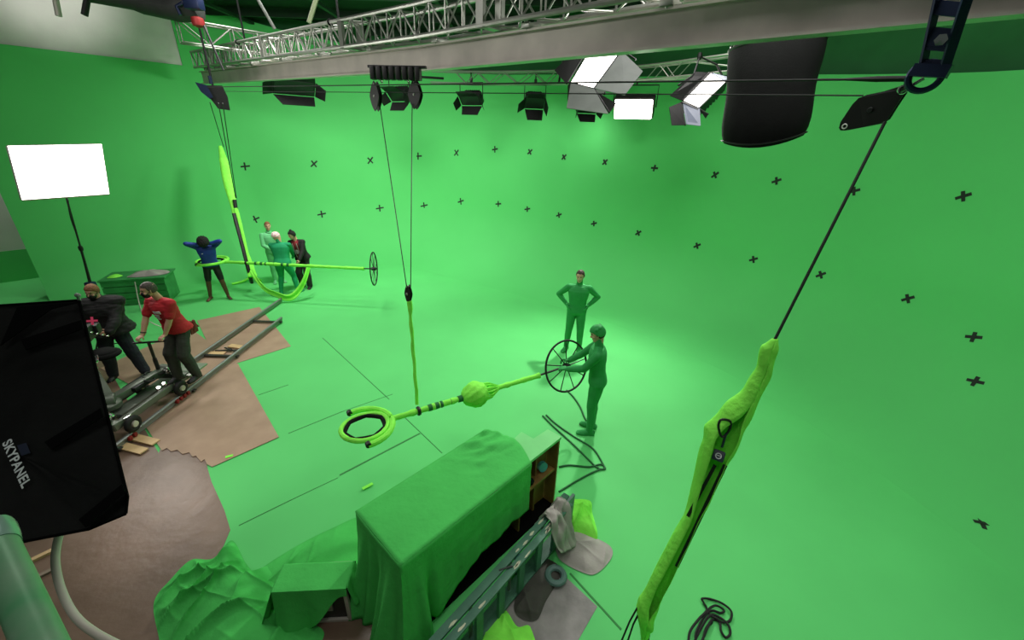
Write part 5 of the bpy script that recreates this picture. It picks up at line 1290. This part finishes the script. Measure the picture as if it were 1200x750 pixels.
# --- man in the blue jersey with hands behind his bowed head
g=G(258,350,0)
P5=Person('p',g,deg(-58),'barefoot man in blue jersey, hands behind his bowed head',H=1.76,lean=(0,.16,1),head=(0,1,.62),look=(0,.5,-1),ankL=(-.20,.06),ankR=(.20,-.03),toeL=20,toeR=25,
  wrL=(-.11,.20,1.55),wrR=(.11,.20,1.55),elL=(-1,.0,.02),elR=(1,.0,.02),palmL=((.9,-.1,.15),(0,1,0)),palmR=((-.9,-.1,.15),(0,1,0)),stocky=1.02)
P5.body(m_skind)
m=MB(); P5.torso(m,.014,z0=-.04,neck=False); [P5.arm(m,sg,.010,r=(.054,.046,.044,.032)) for sg in(-1,1)]; m.ring(P5.nb-P5.t*.02,P5.t,.062,.014,18,8); P5.part('long_sleeved_jersey',m,m_bluesh,bumpf=P5.wr_(.006))
m=MB(); m.box(P5.T(.09,.142,.36),(.035,.006,.012)); P5.part('chest_mark',m,m_cream,vox=0)
m=MB(); P5.torso(m,.016,z1=.05,neck=False) if False else m.loft([[P5.T(math.cos(2*PI*k/24)*w,math.sin(2*PI*k/24)*d,z) for k in range(24)] for z,w,d in((-.12,.12,.10),(-.08,.165,.125),(-.02,.182,.132),(.06,.172,.124))]); 
for sg in(-1,1):
    hp,kn=(P5.hipL,P5.knL) if sg<0 else (P5.hipR,P5.knR); m.capsule(hp,hp.lerp(kn,.88),.098,.076)
P5.part('shorts',m,m_black,bumpf=P5.wr_())
m=MB(); m.ell(P5.H(0,-.02,.045),(.132,.145,.118),Matrix((P5.hx,P5.hy,P5.hz)).transposed(),24,16); P5.part('afro_hair',m,m_hairk,vox=.008,bumpf=lambda c:.012*nz(c,30,2))
# --- person in dark vest holding the bar
g=G(360,337,0)
P6=Person('p',g,deg(-92),'person with black hair bun, dark jacket and maroon shirt leaning over the far rig bar',H=1.70,hip=(0,-.06,.945),lean=(0.10,.22,1),head=(.2,.35,1),look=(.7,1,-.5),ankL=(-.10,0),ankR=(.14,-.02),
  wrL=(-.12,.34,.98),wrR=(.20,.36,1.04),elL=(-.7,-.5,-.4),elR=(.8,-.5,-.4),fist=.7)
P6.body(m_skin)
m=MB(); P6.torso(m,.012,neck=False); [P6.arm(m,sg,.010,upto='sleeve') for sg in(-1,1)]; P6.part('maroon_shirt',m,m_maroon,bumpf=P6.wr_())
m=MB(); P6.torso(m,.030,z0=-.04,neck=False,flare=.03); [P6.arm(m,sg,.018) for sg in(-1,1)]
me=remesh(m,.010,3); bmx=bmesh.new(); bmx.from_mesh(me)
dl=[f for f in bmx.faces if abs((f.calc_center_median()-P6.hip).dot(P6.sd))<.105 and (f.calc_center_median()-P6.hip).dot(P6.f)>.02 and (f.calc_center_median()-P6.hip).dot(P6.t)<.60]
bmesh.ops.delete(bmx,geom=dl,context='FACES'); bmx.to_mesh(me); bmx.free(); me.transform(P6.M); obj('open_jacket',me,mat('black_jacket',(22,22,22),.8,bump=.2,bscale=14),P6.root,mods=[('SOLIDIFY',dict(thickness=.006,offset=-1))])
m=MB(); m.tube([P6.T(-.06,.125,.50),P6.T(-.065,.15,.3),P6.T(-.06,.15,.08)],.010,6); m.tube([P6.T(.06,.125,.50),P6.T(.065,.15,.3),P6.T(.06,.15,.08)],.010,6); P6.part('pale_lanyard',m,m_grey,vox=0)
m=MB(); m.ell(P6.T(0,.135,.25),(.06,.02,.08),nu=14,nv=8); P6.part('shirt_print',m,m_grey,vox=0)
m=MB(); [P6.leg(m,sg,.014,loose=.022) for sg in(-1,1)]; P6.torso(m,.012,z1=.04,neck=False) if False else m.loft([[P6.T(math.cos(2*PI*k/20)*w,math.sin(2*PI*k/20)*d,z) for k in range(20)] for z,w,d in((-.12,.12,.10),(-.06,.165,.125),(.04,.168,.124))]); P6.part('trousers',m,m_trous,bumpf=P6.wr_())
P6.shoes(m_black); P6.hair(m_hairk,front=.05,back=-.06)
m=MB(); m.ell(P6.H(0,-.03,.135),(.035,.035,.032)); P6.part('hair_bun',m,m_hairk,vox=0)
m=MB(); m.ring(P6.H(0,-.004,.01),P6.hy,.094,.008,24,6); P6.part('headset',m,m_black,vox=0)
m=MB(); m.box(P6.T(-.14,.22,.06),(.12,.10,.22),None,.03); P6.part('hip_pouch',m,m_blackf,vox=0)
# --- man in the red T-shirt pushing the dolly
g=G(221,444,.357)
P7=Person('p',g,deg(258),'man in red T-shirt and black mask standing on the dolly, leaning on its push bar',H=1.76,hip=(0,-.10,.94),lean=(.02,.24,1),head=(.08,.40,.9),look=(.45,1,-.12),ankL=(-.12,-.06),ankR=(.12,.06),toeL=8,toeR=8,
  wrL=tuple(HND+HX*.15+V((.02,.08,.03)))+(0,),wrR=tuple(HND-HX*.15+V((.02,.08,.03)))+(0,),elL=(-1,-.2,.0),elR=(1,-.2,.0),fist=1,palmL=((0,.9,-.3),(0,-.3,-.9)),palmR=((0,.9,-.3),(0,-.3,-.9)),stocky=1.05)
P7.body(m_skin)
m=MB(); P7.torso(m,.020,z0=-.04,neck=False,flare=.03)
for sg in(-1,1):
    sh,el=(P7.shL,P7.elL) if sg<0 else (P7.shR,P7.elR); m.capsule(sh,sh.lerp(el,.72),.074,.068)
P7.part('red_t_shirt',m,m_red,bumpf=P7.wr_(.010,8))
def text_local(Pp,s_,c,xd,yd,w,h,nm):
    n_=V(xd).cross(V(yd)).normalized(); 
    Mx=Pp.M; o_=Mx@V(c); xd=(Mx.to_3x3()@V(xd)); yd=(Mx.to_3x3()@V(yd)); text(s_,o_,xd,yd,(w,h),m_cream,Pp.root,nm,1.0,.02)
# pale chest print: small lettering over two slanted bars
ctr7=P7.T(.02,.142,.36)
m=MB()
for k,(a_,b_2,w_,h_) in enumerate(((-.03,.02,.13,.045),(.0,-.035,.09,.022),(.01,-.07,.07,.02),(.0,-.105,.05,.02))): m.box(ctr7+P7.sd*a_+P7.t*b_2,(w_,.014,h_),Matrix((P7.sd,P7.f,P7.t)).transposed())
P7.part('chest_print',m,m_cream,vox=0)
m=MB(); [P7.leg(m,sg,.012,loose=.018) for sg in(-1,1)]; m.loft([[P7.T(math.cos(2*PI*k/20)*w,math.sin(2*PI*k/20)*d,z) for k in range(20)] for z,w,d in((-.12,.12,.10),(-.06,.175,.130),(.04,.172,.124))]); P7.part('trousers',m,mat('charcoal_trousers',(52,54,48),.85,bump=.2,bscale=12),bumpf=P7.wr_(.008))
P7.shoes(m_black); P7.hair(m_hairg,front=.05,back=-.045,i=.007); P7.mask()
m=MB(); w0=P7.wrR.lerp(P7.elR,.14); m.ring(w0,(P7.wrR-P7.elR),.034,.008,16,6); P7.part('watch',m,m_black,vox=0)
g_=P7.M@P7.T(-.10,-.165,.02); gl=thing('work_gloves',g_-V((0,0,.28)),'pair of dark red work gloves hanging behind the man in the red T-shirt','gloves')
for k in range(2):
    m=MB(); b=g_+V((.02*k,.05*k-.02,-.04)); m.capsule(b,b-V((0,0,.09)),.035,.04,10,flat=.6)
    for j in range(4): m.capsule(b-V((0,.03-.02*j,.10)),b-V((.01*(k*2-1),(.045-.03*j),.19)),.013,.011,8)
    m.capsule(b-V((0,-.035,.06)),b-V((0,-.07,.12)),.014,.011,8); me=remesh(m,.007,2); obj('glove',me,mat('dark_red_glove',(112,34,30),.7),gl)
# --- camera operator in black
g=G(151,441,0)
P8=Person('p',g,deg(-58),'camera operator in black hooded jacket and black mask standing behind the dolly seat',H=1.78,hip=(0,-.05,.955),lean=(0,.10,1),head=(0,.22,1),look=(.45,1,-.30),ankL=(-.26,.06),ankR=(.20,-.05),
  wrL=(-.10,.36,1.05),wrR=(.28,.42,1.22),elL=(-1,-.3,-.5),elR=(1,-.3,-.3),fist=.5,palmL=((1,.3,-.1),(0,-1,0)),stocky=1.2)
P8.body(m_skin)
m=MB(); P8.torso(m,.075,z0=-.04,neck=False,flare=.08); [P8.arm(m,sg,.042) for sg in(-1,1)]; m.capsule(P8.T(-.11,-.03,.53),P8.T(.11,-.03,.53),.055,.055); m.capsule(P8.T(0,-.09,.50),P8.T(0,-.10,.56),.08,.06); P8.part('hooded_jacket',m,mat('black_jacket2',(10,10,11),.75,bump=.3,bscale=10),vox=.012,bumpf=P8.wr_(.018,6))
m=MB(); [P8.leg(m,sg,.016,loose=.022) for sg in(-1,1)]; m.loft([[P8.T(math.cos(2*PI*k/20)*w,math.sin(2*PI*k/20)*d,z) for k in range(20)] for z,w,d in((-.12,.12,.10),(-.06,.185,.140),(.04,.18,.134))]); P8.part('jeans',m,m_jean,bumpf=P8.wr_(.008))
P8.shoes(m_black); P8.hair(m_hairr,front=.045,back=-.05,i=.010); P8.mask()
# ================================================================== LIGHT
def area(loc,target,sx_,sy_,power,color=(1,.97,.93),spread=180):
    l=bpy.data.lights.new('stage_and_fill_lamp','AREA'); l.shape='RECTANGLE'; l.size=sx_; l.size_y=sy_; l.energy=power; l.color=color; l.spread=R(spread)
    o=bpy.data.objects.new('stage_and_fill_lamp',l); COL.objects.link(o); o.location=loc
    d=V(target)-V(loc); o.rotation_euler=d.to_track_quat('-Z','Y').to_euler(); return o
def spot(loc,target,power,ang=70,rad=.25,color=(1,.97,.93),blend=1.0):
    l=bpy.data.lights.new('fixture_and_fill_lamp','SPOT'); l.energy=power; l.spot_size=R(ang); l.spot_blend=blend; l.shadow_soft_size=rad; l.color=color
    o=bpy.data.objects.new('fixture_and_fill_lamp',l); COL.objects.link(o); o.location=loc
    o.rotation_euler=(V(target)-V(loc)).to_track_quat('-Z','Y').to_euler(); return o
# overhead stage lamps, a grid high under the ceiling
for x,y,p in ((-5.2,9.6,125),(-1.0,9.2,55),(2.6,8,50),(-3,4.5,40),(1.5,3.5,28),(5.0,3.2,36),(4.0,-1,40),(-.5,-.5,35)):
    area((x,y,7.0),(x,y,0),1.6,1.6,p,spread=125)
area((1.5,3.5,6.9),(7,6.5,3.6),1.6,1.2,150)  # added wash to brighten the right wall, no fixture there
area((-2.5,7.5,6.9),(-4.5,15,2.6),1.6,1.2,90,spread=100)  # added wash that lifts the back wall left of centre
area((-6,3.5,6.8),(-4.5,9.5,5.2),1.2,.8,110)  # added fill to brighten the left part of the beam
# lamps that the visible fixtures carry, and added spots as marked
spot(PF_+aimF*.12,(.6,5.2,0),1150,100,.14)
area(ctrA+aimA*.12,ctrA+aimA*5,.85,.45,60)
area(ctrB+aimB*.12,ctrB+aimB*5,.65,.25,30)
for (xy,D,w_,h_,am,l_,dr_) in far:
    p=PD(*xy,D)
    area(p+V((0,.35,-.2)),V((p.x*1.18,p.y*1.18,1.6)),.7,.35,{345:140,466:60,551:16,627:10,689:10}[xy[0]])
area(pcL+nnL*.08,pcL+nnL*4,2.2,1.2,90)
spot((-8,9,6.9),(-11.0,11.6,7.3),460,50,.3)   # added spot that brightens the white wall, no fixture there
spot((-12.6,12.3,4.5),(-14.4,10.9,2.4),300,110,.2)  # added spot behind the left wall, brightens the far-left white patch
spot(cf+inw*1.15+V((.1,.3,-.25)),G(222,575),95,58,.25,(1,.93,.9))   # the black softbox throws its light on the brown floor
w=bpy.data.worlds.new('world'); scn.world=w; w.use_nodes=True; w.node_tree.nodes['Background'].inputs[0].default_value=(.5,.6,.55,1); w.node_tree.nodes['Background'].inputs[1].default_value=.12
scn.view_settings.view_transform='Standard'; scn.view_settings.look='None'; scn.view_settings.gamma=1; scn.view_settings.use_curve_mapping=False; scn.view_settings.exposure=0
